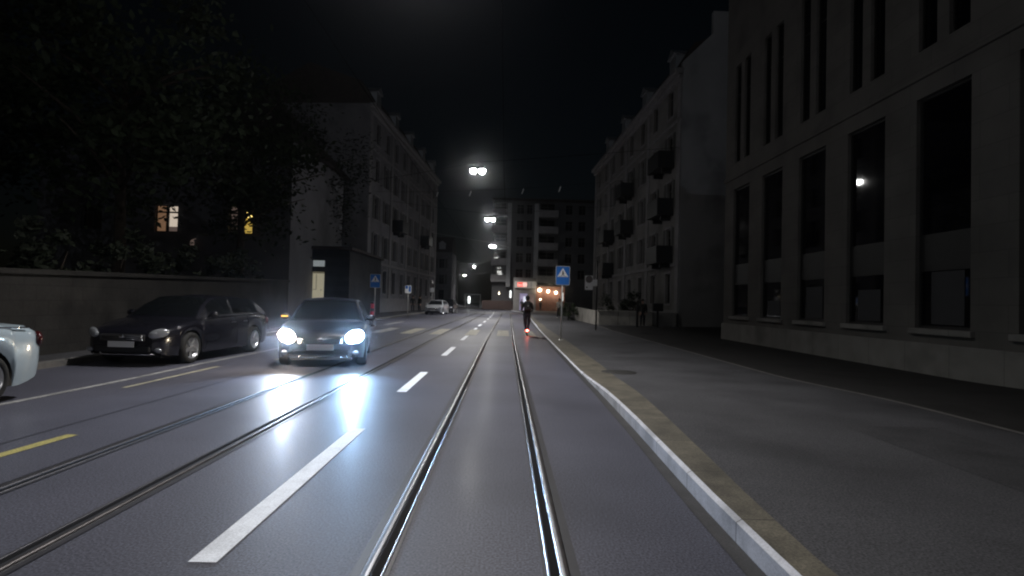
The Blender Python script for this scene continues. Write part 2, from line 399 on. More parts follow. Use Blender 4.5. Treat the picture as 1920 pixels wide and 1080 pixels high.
for x0, x1, m in ((-6.95, -6.45, 'worn_white'), (-5.7, -5.2, 'worn_white'), (-4.45, -3.95, 'worn_yellow'), (-3.2, -2.72, 'worn_yellow'), (-1.70, -1.22, 'worn_yellow'), (-.34, .18, 'worn_yellow'), (.90, 1.36, 'worn_yellow')):
    marking('crosswalk_stripe', [(x0, 23.6), (x1, 23.6), (x1, 28.0), (x0, 28.0)], M[m], .0042)

for x0, x1, y0, y1, m in ((-5.6, -3.95, 15.2, 16.5, 'patch'), (3.9, 5.0, 3.6, 6.4, 'patch_pave'), (2.9, 4.9, 14.5, 15.3, 'patch_pave')):
    if x0 > 1.5: marking('asphalt_patch', [(x0, y0), (x1, y0), (x1, y1), (x0, y1)], M[m], max(zp(y0), zp(y1)) + .003)
    else: marking('asphalt_patch', [(x0, y0), (x1, y0), (x1, y1), (x0, y1)], M[m], .0036)
for ln in ([(-4.75, 2), (-4.7, 8), (-4.78, 14), (-4.72, 22)],):
    strip('tar_seam', ln, .018, M['sealing'], .0034)
# ------------------------------------------------------------------ tram tracks
def offset_path(line, d):
    L = [Vector((x, y, 0)) for x, y in line]; out = []
    for i, p in enumerate(L):
        t = (L[min(i + 1, len(L) - 1)] - L[max(i - 1, 0)]).normalized(); out.append(p + Vector((t.y, -t.x, 0)) * d)
    return out
def ribbon(line, d0, d1, z0, z1=None):      # flat strip (z0) or box (z0..z1)
    b = MB(); A = offset_path(line, d0); B = offset_path(line, d1); z = z0 if z1 is None else z1
    for i in range(len(A) - 1):
        b.quad((A[i].x, A[i].y, z), (B[i].x, B[i].y, z), (B[i + 1].x, B[i + 1].y, z), (A[i + 1].x, A[i + 1].y, z))
        if z1 is not None:
            b.quad((A[i].x, A[i].y, z0), (A[i].x, A[i].y, z1), (A[i + 1].x, A[i + 1].y, z1), (A[i + 1].x, A[i + 1].y, z0))
            b.quad((B[i].x, B[i].y, z1), (B[i].x, B[i].y, z0), (B[i + 1].x, B[i + 1].y, z0), (B[i + 1].x, B[i + 1].y, z1))
    return b
def profile(line, prof, s):
    """sweep a rail profile (offset, height) along the line; s mirrors it"""
    b = MB(); rows = [offset_path(line, d) for d, z in prof]; n = len(prof); vs = []
    for i in range(len(line)):
        for k in range(n): vs.append((rows[k][i].x, rows[k][i].y, prof[k][1]))
    return b.add(vs, [(i * n + k, i * n + k + 1, (i + 1) * n + k + 1, (i + 1) * n + k) for i in range(len(line) - 1) for k in range(n - 1)], True)
def curve_line(x0, bend):
    pts = [(x0, y) for y in range(-20, 21, 2)]
    for y in range(22, 66, 2): pts.append((x0 + 0.25 * ((y - 20) / 40) ** 1.0, y))
    x, y = pts[-1]; a = 0.01
    for k in range(40):
        a += 0.045 * min(1, k / 8) if a < 1.15 else 0
        x -= math.sin(a) * 1.5; y += math.cos(a) * 1.5; pts.append((x, y))
    return pts
def track(x0, label, steel='rail_head'):
    t = thing('tram_track', label, 'tram track', (0, 0, 0))
    c = curve_line(x0, 0)
    for s in (-1, 1):
        i0 = .5 * s            # gauge face
        rail = profile(c, [(i0, .003), (i0 + .002 * s, .010), (i0 + .006 * s, .0150), (i0 + .013 * s, .0178), (i0 + .022 * s, .0188), (i0 + .03 * s, .019)], s).build('rail', M[steel], t)
        profile(c, [(i0 + .03 * s, .019), (i0 + .045 * s, .0185), (i0 + .056 * s, .016), (i0 + .06 * s, .006)], s).build('rail_shoulder', M['rail_dark'], rail)
        ribbon(c, *sorted((i0 - .048 * s, i0)), .0030).build('groove', M['groove'], rail)
        profile(c, [(i0 - .048 * s, .003), (i0 - .050 * s, .011), (i0 - .055 * s, .0145), (i0 - .062 * s, .0135), (i0 - .066 * s, .005)], s).build('guard_lip', M[steel], rail)
        sl = ribbon(c, *sorted((i0 + .060 * s, i0 + .115 * s)), .0055)
        s2 = ribbon(c, *sorted((i0 - .088 * s, i0 - .066 * s)), .0055)
        sl.add(s2.v, s2.f)
        sl.build('sealing_strip', M['sealing'], rail)
    return t
track(-.17, 'tram track with two grooved steel rails running straight ahead from the bottom of the picture')
track(-3.13, 'tram track in the oncoming lane, passing under the car with headlights', 'rail_dull')

mb = MB(); mb.lathe([(0.0, .016), (.30, .016), (.31, .012), (.36, .012), (.37, .0)], 28)
o = mb.build('manhole_cover', M['iron'], loc=(2.42, 11.75, zp(11.75) + .001)); tag(o, 'dark round cast iron manhole cover in the right pavement beside the kerb', 'manhole cover')

# ------------------------------------------------------------------ street lamps on span wires
def wire(name, pts, rad, label, cat, group=None, m='wire'):
    b = MB(); b.tube(pts, rad, 6); return tag(b.build(name, M[m]), label, cat, group)
def sag(a, b, s, n=10):
    a = Vector(a); b = Vector(b)
    return [a.lerp(b, i / n) - Vector((0, 0, 4 * s * (i / n) * (1 - i / n))) for i in range(n + 1)]
head_b = MB()
head_b.lathe([(0, .20), (.10, .19), (.17, .13), (.21, .04), (.215, 0)], 20)
HEAD = head_b.mesh('lamp_head', M['dark_metal'])
lens_b = MB(); lens_b.lathe([(.20, 0), (.205, -.07), (.19, -.15), (.14, -.22), (.07, -.255), (0, -.265)], 20)
LENS = lens_b.mesh('lens', M['lamp_on'])
bar_b = MB(); bar_b.tube([(-.36, 0, .24), (.36, 0, .24)], .025, 8); bar_b.tube([(0, 0, .24), (0, 0, .5)], .02, 8)
BAR = bar_b.mesh('bracket', M['dark_metal'])
def street_lamp(loc, label, twin=True, power=LAMP_W, rz=0.0):
    t = thing('street_lamp', label, 'street lamp', loc, rz, 'street lamps hung over the road')
    inst('bracket', BAR, t)
    for dx in ((-.27, .27) if twin else (0,)):
        h = inst('lamp_head', HEAD, t, (dx, 0, 0)); inst('lens', LENS, h)
    if power:
        ld = bpy.data.lights.new('lamp_light', 'SPOT'); ld.energy = power; ld.color = (1.0, 0.97, 0.95)
        ld.spot_size = R(151); ld.spot_blend = 0.75; ld.shadow_soft_size = 0.22
        lo = bpy.data.objects.new('lamp_light', ld); COL.objects.link(lo); lo.parent = t; lo.location = (0, 0, -.36); lo.scale = (.47, 1, 1)   # road optics: long along the street, narrow across
    return t
LAMPS = [((-1.97, 35, 9.72), 'largest lit twin street lamp, nearest of the row hung above the road'),
         ((-1.77, 55.7, 9.70), 'lit twin street lamp hung just below and beyond the largest one'),
         ((-2.13, 83, 9.68), 'small lit twin street lamp, third along the row over the road'),
         ((-2.0, 11.6, 10.1), 'twin street lamp hung overhead near the viewer, above the frame'),
         ((-2.0, -9, 9.9), 'twin street lamp hung over the road behind the viewer')]
for i, (p, l) in enumerate(LAMPS): street_lamp(p, l, power=(LAMP_W, LAMP_W, LAMP_W * .8, LAMP_W * .8, LAMP_W * .8)[i])
street_lamp((-6.97, 120, 8.86), 'distant lit single street lamp, upper of the two white dots left of the row', False, 1500)
street_lamp((-11.22, 150, 8.2), 'distant lit single street lamp, lower of the two white dots left of the row', False, 1500)
SW = 'span wires over the road'
wire('span_wire', sag((-12.1, 48.3, 11.6), (-1.97, 35, 10.2), .05) + sag((-1.97, 35, 10.2), (11.6, 37.3, 12.2), .05)[1:], .012, 'thin span wire carrying the largest twin street lamp', 'wire', SW)
wire('span_wire', sag((-11.7, 55.7, 11.2), (-1.77, 55.7, 10.18), .05) + sag((-1.77, 55.7, 10.18), (11.2, 55.7, 11.4), .05)[1:], .012, 'thin span wire carrying the second twin street lamp', 'wire', SW)
wire('span_wire', sag((-10.3, 78, 10.8), (-2.13, 83, 10.16), .05) + sag((-2.13, 83, 10.16), (0.3, 92, 10.4), .03)[1:], .02, 'pale span wire seen above the third twin street lamp', 'wire', SW, 'metal_pole')
wire('span_wire', sag((-16, 112, 10.2), (-6.97, 120, 9.3), .1) + sag((-6.97, 120, 9.3), (-1, 97, 9.2), .2)[1:], .02, 'thin distant span wire carrying the upper white single lamp', 'wire', SW, 'metal_pole')
wire('span_wire', sag((-24, 140, 9.8), (-11.22, 150, 8.65), .1) + sag((-11.22, 150, 8.65), (-1.2, 98, 7.0), .4)[1:], .02, 'thin distant span wire carrying the lower white single lamp', 'wire', SW, 'metal_pole')
for x0, l in ((-.17, 'overhead contact wire above the near tram track'), (-3.13, 'overhead contact wire above the oncoming tram track')):
    wire('contact_wire', [(x, y, 5.9) for x, y in curve_line(x0, 0)[6:]], .006, l, 'contact wire', 'tram contact wires')
CW = sag((-11.9, 50, 11.0), (11.3, 41, 11.0), .35, 16)
wire('cross_wire', CW, .008, 'thin cross wire with white insulators stretched above the largest street lamp', 'wire')
for k, lab in ((4, 'leftmost small insulator on the cross wire'), (6, 'bright small insulator on the cross wire left of the street lamp'), (9, 'small insulator on the cross wire right of the street lamp'), (11, 'rightmost small insulator on the cross wire')):
    b = MB()
    for j in range(5): b.lathe([(.02, -.2 + j * .08), (.07, -.17 + j * .08), (.02, -.14 + j * .08)], 10)
    b.tube([(0, 0, -.25), (0, 0, .25)], .018, 6)
    o = b.build('insulator', M['sign_white'], loc=CW[k] - Vector((0, 0, .25))); o.rotation_euler = (0, R(18), 0)
    tag(o, lab, 'insulator', 'insulators on the cross wire')

# ------------------------------------------------------------------ buildings
def pierced(mb, u0, u1, z0, z1, openings, depth, T):
    """front wall on plane y=0 of T's frame (x=u, -y is outside); openings (ua,ub,za,zb) with reveals"""
    us = sorted({u0, u1} | {o[0] for o in openings} | {o[1] for o in openings})
    zs = sorted({z0, z1} | {o[2] for o in openings} | {o[3] for o in openings})
    for a, b in zip(us, us[1:]):
        for c, d in zip(zs, zs[1:]):
            m = ((a + b) / 2, (c + d) / 2)
            if any(o[0] < m[0] < o[1] and o[2] < m[1] < o[3] for o in openings): continue
            mb.quad((a, 0, c), (b, 0, c), (b, 0, d), (a, 0, d), T)
    for a, b, c, d in openings:
        mb.quad((a, 0, c), (a, depth, c), (b, depth, c), (b, 0, c), T)
        mb.quad((a, 0, d), (b, 0, d), (b, depth, d), (a, depth, d), T)
        mb.quad((a, 0, c), (a, 0, d), (a, depth, d), (a, depth, c), T)
        mb.quad((b, 0, c), (b, depth, c), (b, depth, d), (b, 0, d), T)
WC = {}
def window(parent, T, a, b, c, d, depth, fm='win_frame', pm='pane', bars=(1, 1), fw=.06, panes=None):
    """window frame with its panes as a child, at the back of an opening"""
    key = (round(b - a, 2), round(d - c, 2), fm, pm, bars)
    if key not in WC:
        W = b - a; Hh = d - c; f = MB()
        f.box(0, fw, -.05, .0, 0, Hh); f.box(W - fw, W, -.05, 0, 0, Hh); f.box(fw, W - fw, -.05, 0, 0, fw); f.box(fw, W - fw, -.05, 0, Hh - fw, Hh)
        for i in range(1, bars[0] + 1):
            u = W * i / (bars[0] + 1); f.box(u - fw * .4, u + fw * .4, -.045, 0, fw, Hh - fw)
        for i in range(1, bars[1] + 1):
            z = Hh * (.70 if bars[1] == 1 else i / (bars[1] + 1)); f.box(fw, W - fw, -.04, 0, z - fw * .4, z + fw * .4)
        p = MB(); p.quad((0, -.012, 0), (W, -.012, 0), (W, -.012, Hh), (0, -.012, Hh))
        WC[key] = (f.mesh('window', M[fm]), p.mesh('pane', M[pm]))
    fme, pme = WC[key]
    o = bpy.data.objects.new('window', fme); COL.objects.link(o); o.parent = parent
    o.matrix_local = T @ Matrix.Translation((a, depth, c))
    q = bpy.data.objects.new('pane', pme); COL.objects.link(q); q.parent = o
    return o
def frame2(ox, oy, ang):
    """local frame: +x along the facade, -y towards the street"""
    return Matrix.Translation((ox, oy, 0)) @ Matrix.Rotation(ang, 4, 'Z')

# --- right: stone building of tall windows (facade runs towards the camera)
bt = thing('office_building', 'dark stone building with rows of tall windows along the right pavement', 'building', (9.85, 25.1, 0))
T = Matrix.Rotation(R(-90), 4, 'Z')          # x' runs to -Y (towards camera), outside is -X
LEN = 25.0
ops = []; op2 = []
for k in range(8):
    f = 0.9 + 2.72 * k
    ops.append((f, f + 1.6, 1.1, 6.6))
    for c in (f + .05, f + .98): op2.append((c, c + .58, 7.75, 12.0))
wb = MB()
pierced(wb, 0, LEN, .75, 16.5, ops + op2, .17, T)
wb.quad((0, 0, 0), (0, 16, 0), (0, 16, 16.5), (0, 0, 16.5), T)
wb.quad((LEN, 0, 0), (LEN, 0, 16.5), (LEN, 16, 16.5), (LEN, 16, 0), T)
wb.quad((0, 16, 0), (LEN, 16, 0), (LEN, 16, 16.5), (0, 16, 16.5), T)
wb.quad((0, 0, 16.5), (LEN, 0, 16.5), (LEN, 16, 16.5), (0, 16, 16.5), T)
wb.build('wall', M['render_r'], bt)
pb = MB(); pb.bbox(-.06, LEN, -.08, .3, -.02, .75, .015, T); pb.build('plinth', M['plinth'], bt)
sb = MB()
for k in range(8):
    f = 0.9 + 2.72 * k; sb.bbox(f - .12, f + 1.72, -.10, .05, .96, 1.09, .01, T)
sb.build('sill', M['plinth'], bt)
cb = MB(); cb.bbox(-.1, LEN, -.25, .3, 16.5, 16.9, .04, T); cb.bbox(-.05, LEN, -.07, .1, 7.05, 7.25, .02, T); cb.build('cornice', M['render_r'], bt)
for k, (a, b, c, d) in enumerate(ops):
    window(bt, T, a, b, c, 2.5, .15, 'dark_frame', 'pane', (0, 0))
    window(bt, T, a, b, 3.25, d, .15, 'dark_frame', 'pane', (0, 0))
    s = MB(); s.box(a, b, .10, .15, 2.5, 3.25, T); s.build('spandrel', M['dark_frame'], bt)
    if k in (1, 2, 3, 4):
        z = (0, 1.75, 2.2, 2.05, 2.42)[k]
        q = MB(); q.quad((a + .35, .125, 1.2), (b - .3, .125, 1.2), (b - .3, .125, z), (a + .35, .125, z), T); q.build('blind', M['blind'], bt)
for a, b, c, d in op2: window(bt, T, a, b, c, d, .15, 'dark_frame', 'pane', (0, 1), .04)

# --- apartment rows
def rowhouse(name, label, ox, oy, ang, L, D, zb, floors, fh, z1, bays, b0, ww, eave, wall_m, side=1, mirrored=False, balc=(), gable=None, trim='trim'):
    """facade frame: +x away from the camera, outside is T's -y (side) """
    t = thing(name, label, 'building', (ox, oy, 0))
    T = Matrix.Rotation(ang, 4, 'Z')
    if mirrored: T = T @ Matrix.Diagonal((1, -1, 1, 1))
    bw = (L - 2 * b0) / bays
    ops = []
    for i in range(floors):
        for k in range(bays):
            c = b0 + (k + .5) * bw; z = z1 + i * fh
            ops.append((round(c - ww / 2, 3), round(c + ww / 2, 3), round(z, 3), round(z + (fh * .60 if i else fh * .64), 3)))
    w = MB(); pierced(w, 0, L, zb, eave, ops, .22, T)
    w.quad((L, 0, 0), (L, D, 0), (L, D, eave), (L, 0, eave), T); w.quad((0, D, 0), (0, D, eave), (L, D, eave), (L, D, 0), T)
    if not gable: w.quad((0, 0, 0), (0, 0, eave), (0, D, eave), (0, D, 0), T)
    w.build('wall', M[wall_m], t)
    for o in ops: window(t, T, o[0], o[1], o[2], o[3], .2)
    tr = MB()
    tr.bbox(-.05, L, -.10, .0, zb - .02, z1 - .45, .02, T)
    tr.bbox(-.03, L, -.12, -.001, z1 + fh - .75, z1 + fh - .5, .02, T)
    tr.bbox(-.03, L, -.09, -.001, z1 + (floors - 1) * fh - .75, z1 + (floors - 1) * fh - .55, .02, T)
    tr.build('string_course', M[trim], t)
    co = MB(); co.bbox(-.25, L + .2, -.55, -.002, eave - .35, eave, .04, T); co.bbox(-.12, L + .1, -.30, -.003, eave - .7, eave - .37, .03, T); co.build('cornice', M[trim], t)
    pi = MB()
    for u in [0.04] + [b0 + k * bw - .32 for k in range(2, bays, 2)] + [L - .7]:
        pi.bbox(u, u + .64, -.09, -.002, z1 - .44, eave - .71, .015, T)
    pi.build('pilaster', M[trim], t)
    sme = None; hme = None; wins = [o for o in t.children if o.name.startswith('window')]
    for n, (a, b, c, d) in enumerate(ops):
        key = ('sur', trim, round(b - a, 2), round(d - c, 2))
        if key not in WC:
            su = MB(); W_ = b - a; H_ = d - c
            su.box(-.1, W_ + .1, -.27, -.203, -.14, -.02); su.box(-.12, -.01, -.24, -.203, 0, H_); su.box(W_ + .01, W_ + .12, -.24, -.203, 0, H_); su.box(-.12, W_ + .12, -.26, -.203, H_ + .01, H_ + .16)
            h2 = MB(); h2.box(0, .42, -.25, -.204, 0, H_)
            for i in range(9): h2.box(.04, .38, -.262, -.2505, H_ * (i + .3) / 9.4, H_ * (i + .8) / 9.4)
            WC[key] = (su.mesh('surround', M[trim]), h2.mesh('shutter', M['shutter']))
        inst('surround', WC[key][0], wins[n])
        if n // bays in (1, 2, 3) and random.random() < .75:
            inst('shutter', WC[key][1], wins[n], (-.55, 0, 0)); inst('shutter', WC[key][1], wins[n], (b - a + .13, 0, 0))
    # mansard roof
    r = MB(); prof = [(-.3, eave), (-.3, eave + .06), (.9, eave + 2.0), (1.2, eave + 2.1), (D * .5, eave + 3.6), (D, eave + .5), (D, eave)]
    x0 = .35 if gable else 0
    vs = [(x0, y, z) for y, z in prof] + [(L, y, z) for y, z in prof]; n = len(prof)
    r.add(vs, [(i, i + 1, i + 1 + n, i + n) for i in range(n - 1)] + [list(range(n)), list(range(2 * n - 1, n - 1, -1))], False, T)
    ro = r.build('roof', M['roof'], t)
    for k in range(bays):
        if k % 2 and bays > 6: continue
        c = b0 + (k + .5) * bw
        dm = MB(); dm.prism([(c - .65, .05), (c + .65, .05), (c + .65, 1.4), (c - .65, 1.4)], eave + .35, eave + 1.75, T)
        dm.add([(c - .8, -.1, eave + 1.75), (c + .8, -.1, eave + 1.75), (c, -.1, eave + 2.3), (c - .8, 1.6, eave + 1.75), (c + .8, 1.6, eave + 1.75), (c, 1.6, eave + 2.3)], [(0, 1, 2), (3, 5, 4), (0, 2, 5, 3), (1, 4, 5, 2), (0, 3, 4, 1)], False, T)
        dm.build('dormer', M['zinc'], ro)
    for u in (L * .3, L * .68):
        ch = MB(); ch.bbox(u, u + .9, D * .42, D * .42 + .6, eave + 2.6, eave + 5.0, .03, T); ch.box(u - .08, u + .98, D * .42 - .08, D * .42 + .68, eave + 5.0, eave + 5.12, T); ch.build('chimney', M['render_l'], ro)
    for (u, i, wd) in balc:
        z = z1 + i * fh - .3
        b = MB(); b.box(u - wd / 2, u + wd / 2, -1.15, -.005, z - .18, z, T)
        b.box(u - wd / 2, u - wd / 2 + .06, -1.1, -.005, z, z + 1.0, T); b.box(u + wd / 2 - .06, u + wd / 2, -1.1, -.005, z, z + 1.0, T)
        b.box(u - wd / 2 + .06, u + wd / 2 - .06, -1.15, -1.09, z, z + 1.0, T)
        for s in (-.35, .35): b.box(u + s * wd - .08, u + s * wd + .08, -.8, -.125, z - .5, z - .18, T)
        b.build('balcony', M['dark_metal'], t)
    if gable:
        g = MB(); nn = len(gable)
        g.add([(-.02, y, z) for y, z in gable] + [(.34, y, z) for y, z in gable], [list(range(nn)), list(range(2 * nn - 1, nn - 1, -1))] + [(i, (i + 1) % nn, (i + 1) % nn + nn, i + nn) for i in range(nn)], False, T)
        g.build('gable_wall', M['render_g'], t)
    return t
# right row: facade from (11.5,37) to (10.4,65.5); +x' along it, outside towards -X
angR = math.atan2(28.5, -1.1)
rr = rowhouse('apartment_row', 'old apartment row with balconies and a blank pale gable wall beyond the stone building', 11.5, 37, angR, 29, 9.5, 0, 5, 3.3, 1.6, 8, .5, 1.05, 17.4, 'render_a', mirrored=True,
              balc=[(2.6, 1, 2.6), (2.6, 2, 2.6), (2.6, 3, 2.6), (13, 2, 2.4), (13, 3, 2.4), (20, 1, 2.4), (20, 2, 2.4)],
              gable=[(0, 0), (0, 17.9), (2.05, 19.95), (2.05, 21.45), (8.0, 21.45), (8.0, 19.5), (9.5, 18.0), (9.5, 0)])
angL = math.atan2(28, 1.8)
lr = rowhouse('apartment_block', 'tall old apartment block with pilasters receding along the left side of the street', -12.1, 48, angL, 31, 11, 0, 5, 3.35, 1.9, 9, .9, 1.1, 18.3, 'render_l', mirrored=False,
              balc=[(9, 2, 2.4), (22, 2, 2.4)])

# --- low annex with the lit doorway, left of the oncoming car
an = thing('annex', 'low dark annex with a lit cream door under a white transom, behind the oncoming car', 'building', (-16.5, 36, 0))
T = Matrix.Identity(4)
w = MB(); pierced(w, 0, 6.4, 0, 4.5, [(3.72, 4.80, .9, 3.06), (3.80, 4.80, 3.40, 3.80)], .2, T)
w.quad((6.4, 0, 0), (6.4, 9, 0), (6.4, 9, 4.5), (6.4, 0, 4.5)); w.quad((0, 0, 0), (0, 0, 4.5), (0, 9, 4.5), (0, 9, 0)); w.quad((0, 9, 0), (0, 9, 4.5), (6.4, 9, 4.5), (6.4, 9, 0))
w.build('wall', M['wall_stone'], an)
r = MB(); r.bbox(-.2, 6.6, -.25, 9.2, 4.5, 4.7, .03); r.build('roof', M['roof'], an)
d = MB(); d.quad((3.72, .18, .9), (4.80, .18, .9), (4.80, .18, 3.06), (3.72, .18, 3.06)); dr = d.build('door', M['door_lit'], an, label='cream door glowing with light')
d = MB()
d.box(3.86, 3.90, .15, .178, 1.9, 2.9); d.box(4.22, 4.26, .15, .178, 1.9, 2.9); d.box(3.90, 4.22, .15, .178, 1.9, 1.94); d.box(3.74, 4.78, .14, .178, 2.96, 3.05); d.box(4.55, 4.58, .1, .178, 1.85, 1.95)
d.build('door_frame', M['door_line'], dr)
d = MB(); d.quad((3.80, .18, 3.40), (4.80, .18, 3.40), (4.80, .18, 3.80), (3.80, .18, 3.80)); d.build('transom', M['transom_lit'], an, label='white lit transom panel')
d = MB()
for i in range(5): d.box(3.5, 5.0, -.3 * (5 - i) - .0, -.003, .178 * i if i else 0, .178 * (i + 1))
d.build('steps', M['concrete'], an)

# --- garden house with two lit windows
hs = thing('house', 'dark garden house with two lit windows behind the trees on the left', 'house', (-27, 32.2, 0))
w = MB(); o1 = (6.72, 8.02, 4.95, 6.45); o2 = (10.95, 12.3, 4.95, 6.5)
extra = [(2.5, 3.7, 5.0, 6.4), (2.5, 3.7, 8.2, 9.5), (6.8, 8.0, 8.2, 9.5), (11, 12.2, 8.2, 9.5)]
pierced(w, 0, 14.5, 0, 10.5, [o1, o2] + extra, .2, T)
w.quad((14.5, 0, 0), (14.5, 10, 0), (14.5, 10, 10.5), (14.5, 0, 10.5)); w.quad((0, 0, 0), (0, 0, 10.5), (0, 10, 10.5), (0, 10, 0)); w.quad((0, 10, 0), (0, 10, 10.5), (14.5, 10, 10.5), (14.5, 10, 0))
w.build('wall', M['render_l'], hs)
for e in extra: window(hs, T, *e, .2)
r = MB(); r.add([(-.5, -.6, 10.4), (15, -.6, 10.4), (15, 10.6, 10.4), (-.5, 10.6, 10.4), (3, 5, 14.5), (11.5, 5, 14.5)], [(0, 1, 5, 4), (1, 2, 5), (2, 3, 4, 5), (3, 0, 4), (0, 3, 2, 1)]); r.build('roof', M['roof'], hs)
def lit_window(o, fields, label):
    a, b, c, d = o
    f = MB(); u = (a + b) / 2
    f.box(a, a + .05, .13, .19, c, d); f.box(b - .05, b, .13, .19, c, d); f.box(u - .08, u + .08, .12, .19, c, d)
    f.box(a + .05, u - .08, .13, .19, c, c + .06); f.box(u + .08, b - .05, .13, .19, c, c + .06)
    zt = lerp(c, d, .74); f.box(a + .05, u - .08, .13, .19, zt, zt + .09); f.box(u + .08, b - .05, .13, .19, zt, zt + .09)
    fo = f.build('window', M['dark_frame'], hs, label=label)
    for (x0, x1, z0, z1, m) in fields:
        p = MB(); p.quad((lerp(a, b, x0), .192, lerp(c, d, z0)), (lerp(a, b, x1), .192, lerp(c, d, z0)), (lerp(a, b, x1), .192, lerp(c, d, z1)), (lerp(a, b, x0), .192, lerp(c, d, z1)))
        p.build('pane', M[m], fo)
    return fo
lit_window(o1, [(0, .5, 0, 1, 'win_orange'), (.5, 1, 0, .22, 'win_dim'), (.5, 1, .22, 1, 'win_white')], 'window with an orange left pane and a white right pane')
f2 = lit_window(o2, [(0, .55, 0, 1, 'win_dim'), (.55, 1, 0, 1, 'win_yellow')], 'window with a dim curtained left pane and a yellow right pane')
b = MB(); b.lathe([(0, -.07), (.12, -.05), (.2, 0), (.16, .05), (0, .07)], 14, Matrix.Translation((12.02, .10, 5.98))); b.build('ceiling_lamp', M['bulb_yellow'], f2)
b = MB(); b.lathe([(0, -.05), (.12, -.02), (.16, .02), (0, .05)], 14, Matrix.Translation((11.99, .10, 6.24))); b.build('ceiling_lamp', M['bulb_yellow'], f2)
cu = MB()
for k in range(4): cu.box(11.02 + k * .13, 11.06 + k * .13, .16, .185, 5.02, 6.0)
cu.build('curtain', M['shutter'], f2)
b = MB(); b.lathe([(.03, .16), (.06, .14), (.10, .05), (.11, -.1), (.06, -.18), (0, -.2)], 12); b.tube([(0, 0, .15), (0, .35, .25)], .02, 6)
o = b.build('garden_lamp', M['win_dim'], loc=(-17.9, 31.85, 4.35)); tag(o, 'small dim wall lamp below and between the two lit windows', 'lamp')

# --- far block with balcony bays behind the shop
fb = thing('balcony_block', 'distant apartment block with stacked balconies and pale vertical fins above the lit shop', 'building', (-2.4, 94, 0))
ops = []
for i in range(5):
    z = 4.9 + i * 2.75
    ops += [(.2, 2.2, z + .2, z + 2.3), (3.9, 5.2, z + .4, z + 2.1), (5.6, 6.6, z + .4, z + 2.1), (7.9, 10.4, z + .2, z + 2.3), (12.2, 13.4, z + .5, z + 2.1), (14.4, 15.6, z + .5, z + 2.1)]
T = Matrix.Identity(4)
w = MB(); pierced(w, 0, 17, 0, 18.6, ops, .3, T)
w.quad((0, 0, 0), (0, 0, 18.6), (0, 14, 18.6), (0, 14, 0)); w.quad((17, 0, 0), (17, 14, 0), (17, 14, 18.6), (17, 0, 18.6)); w.quad((0, 0, 18.6), (17, 0, 18.6), (17, 14, 18.6), (0, 14, 18.6)); w.quad((0, 14, 0), (0, 14, 18.6), (17, 14, 18.6), (17, 14, 0))
w.build('wall', M['render_f'], fb)
for o in ops: window(fb, T, *o, .28)
f = MB()
for u in (2.35, 6.9): f.bbox(u, u + .7, -1.3, -.003, 3.9, 17.9, .03)
f.build('fin', M['render_g'], fb)
for i in range(5):
    z = 4.9 + i * 2.75
    for a, b in ((-.2, 2.34), (7.61, 10.9)):
        q = MB(); q.box(a, b, -1.3, -.004, z - .2, z); q.box(a, b, -1.3, -1.2, z, z + 1.0); q.box(a, a + .08, -1.2, -.004, z, z + 1.0); q.build('balcony', M['trim'], fb)
q = MB(); q.bbox(-.3, 17.2, -.5, 14.2, 18.6, 18.9, .05); q.build('roof', M['roof'], fb)

# --- the lit shop
sp = thing('shop', 'small lit corner shop with a red sign board at the end of the street', 'shop', (1.2, 88.5, .11))
w = MB(); pierced(w, 0, 3.6, 0, 5.2, [(1.0, 2.25, 0, 2.7), (2.5, 3.3, .9, 2.6)], .35, T)
w.quad((0, 0, 0), (0, 0, 5.2), (0, 5, 5.2), (0, 5, 0)); w.quad((3.6, 0, 0), (3.6, 5, 0), (3.6, 5, 5.2), (3.6, 0, 5.2)); w.quad((0, 0, 5.2), (3.6, 0, 5.2), (3.6, 5, 5.2), (0, 5, 5.2)); w.build('wall', M['render_a'], sp)
q = MB(); q.box(3.61, 8.2, .25, 5, 0, 3.9); q.build('brick_wall', M['brick'], sp)
q = MB(); q.bbox(3.61, 8.3, -.3, 5, 3.9, 4.1, .02); q.build('canopy', M['dark_metal'], sp)
q = MB(); q.quad((1.0, .33, 0), (2.25, .33, 0), (2.25, .33, 2.7), (1.0, .33, 2.7)); dq = q.build('entrance', M['shop_inside'], sp)
q = MB(); q.box(1.65, 2.1, .29, .31, 1.2, 2.2); q.build('lit_screen', M['shop_screen'], dq)
q = MB(); q.quad((2.5, .33, .9), (3.3, .33, .9), (3.3, .33, 2.6), (2.5, .33, 2.6)); q.build('shop_window', M['win_dim'], sp)
q = MB(); q.bbox(.15, 3.55, -.35, -.01, 3.55, 4.6, .03); sgn = q.build('sign_board', M['sign_dim'], sp, label='horizontal sign board with a lit red field')
q = MB(); q.box(.62, 1.42, -.375, -.352, 3.75, 4.42); q.build('red_field', M['sign_lit_red'], sgn)
q = MB()
q.box(.70, .76, -.39, -.376, 3.85, 4.3); q.box(.76, .92, -.39, -.376, 3.85, 3.92); q.box(.92, .98, -.39, -.376, 3.85, 4.12); q.box(.76, .92, -.39, -.376, 4.05, 4.12)
q.box(1.05, 1.11, -.39, -.376, 3.85, 4.12); q.box(1.17, 1.33, -.39, -.376, 3.85, 3.93); q.box(1.17, 1.23, -.39, -.376, 3.93, 4.12); q.box(1.23, 1.33, -.39, -.376, 4.05, 4.12)
q.build('lettering', M['sign_lit_pale'], sgn)
q = MB(); q.box(1.44, 2.1, -.375, -.352, 3.75, 4.42); q.build('pale_field', M['sign_lit_pale'], sgn)
q = MB(); q.box(2.75, 2.80, -.375, -.352, 3.65, 4.5); q.box(2.2, 2.25, -.375, -.352, 3.65, 4.5); q.build('divider', M['dark_metal'], sgn)
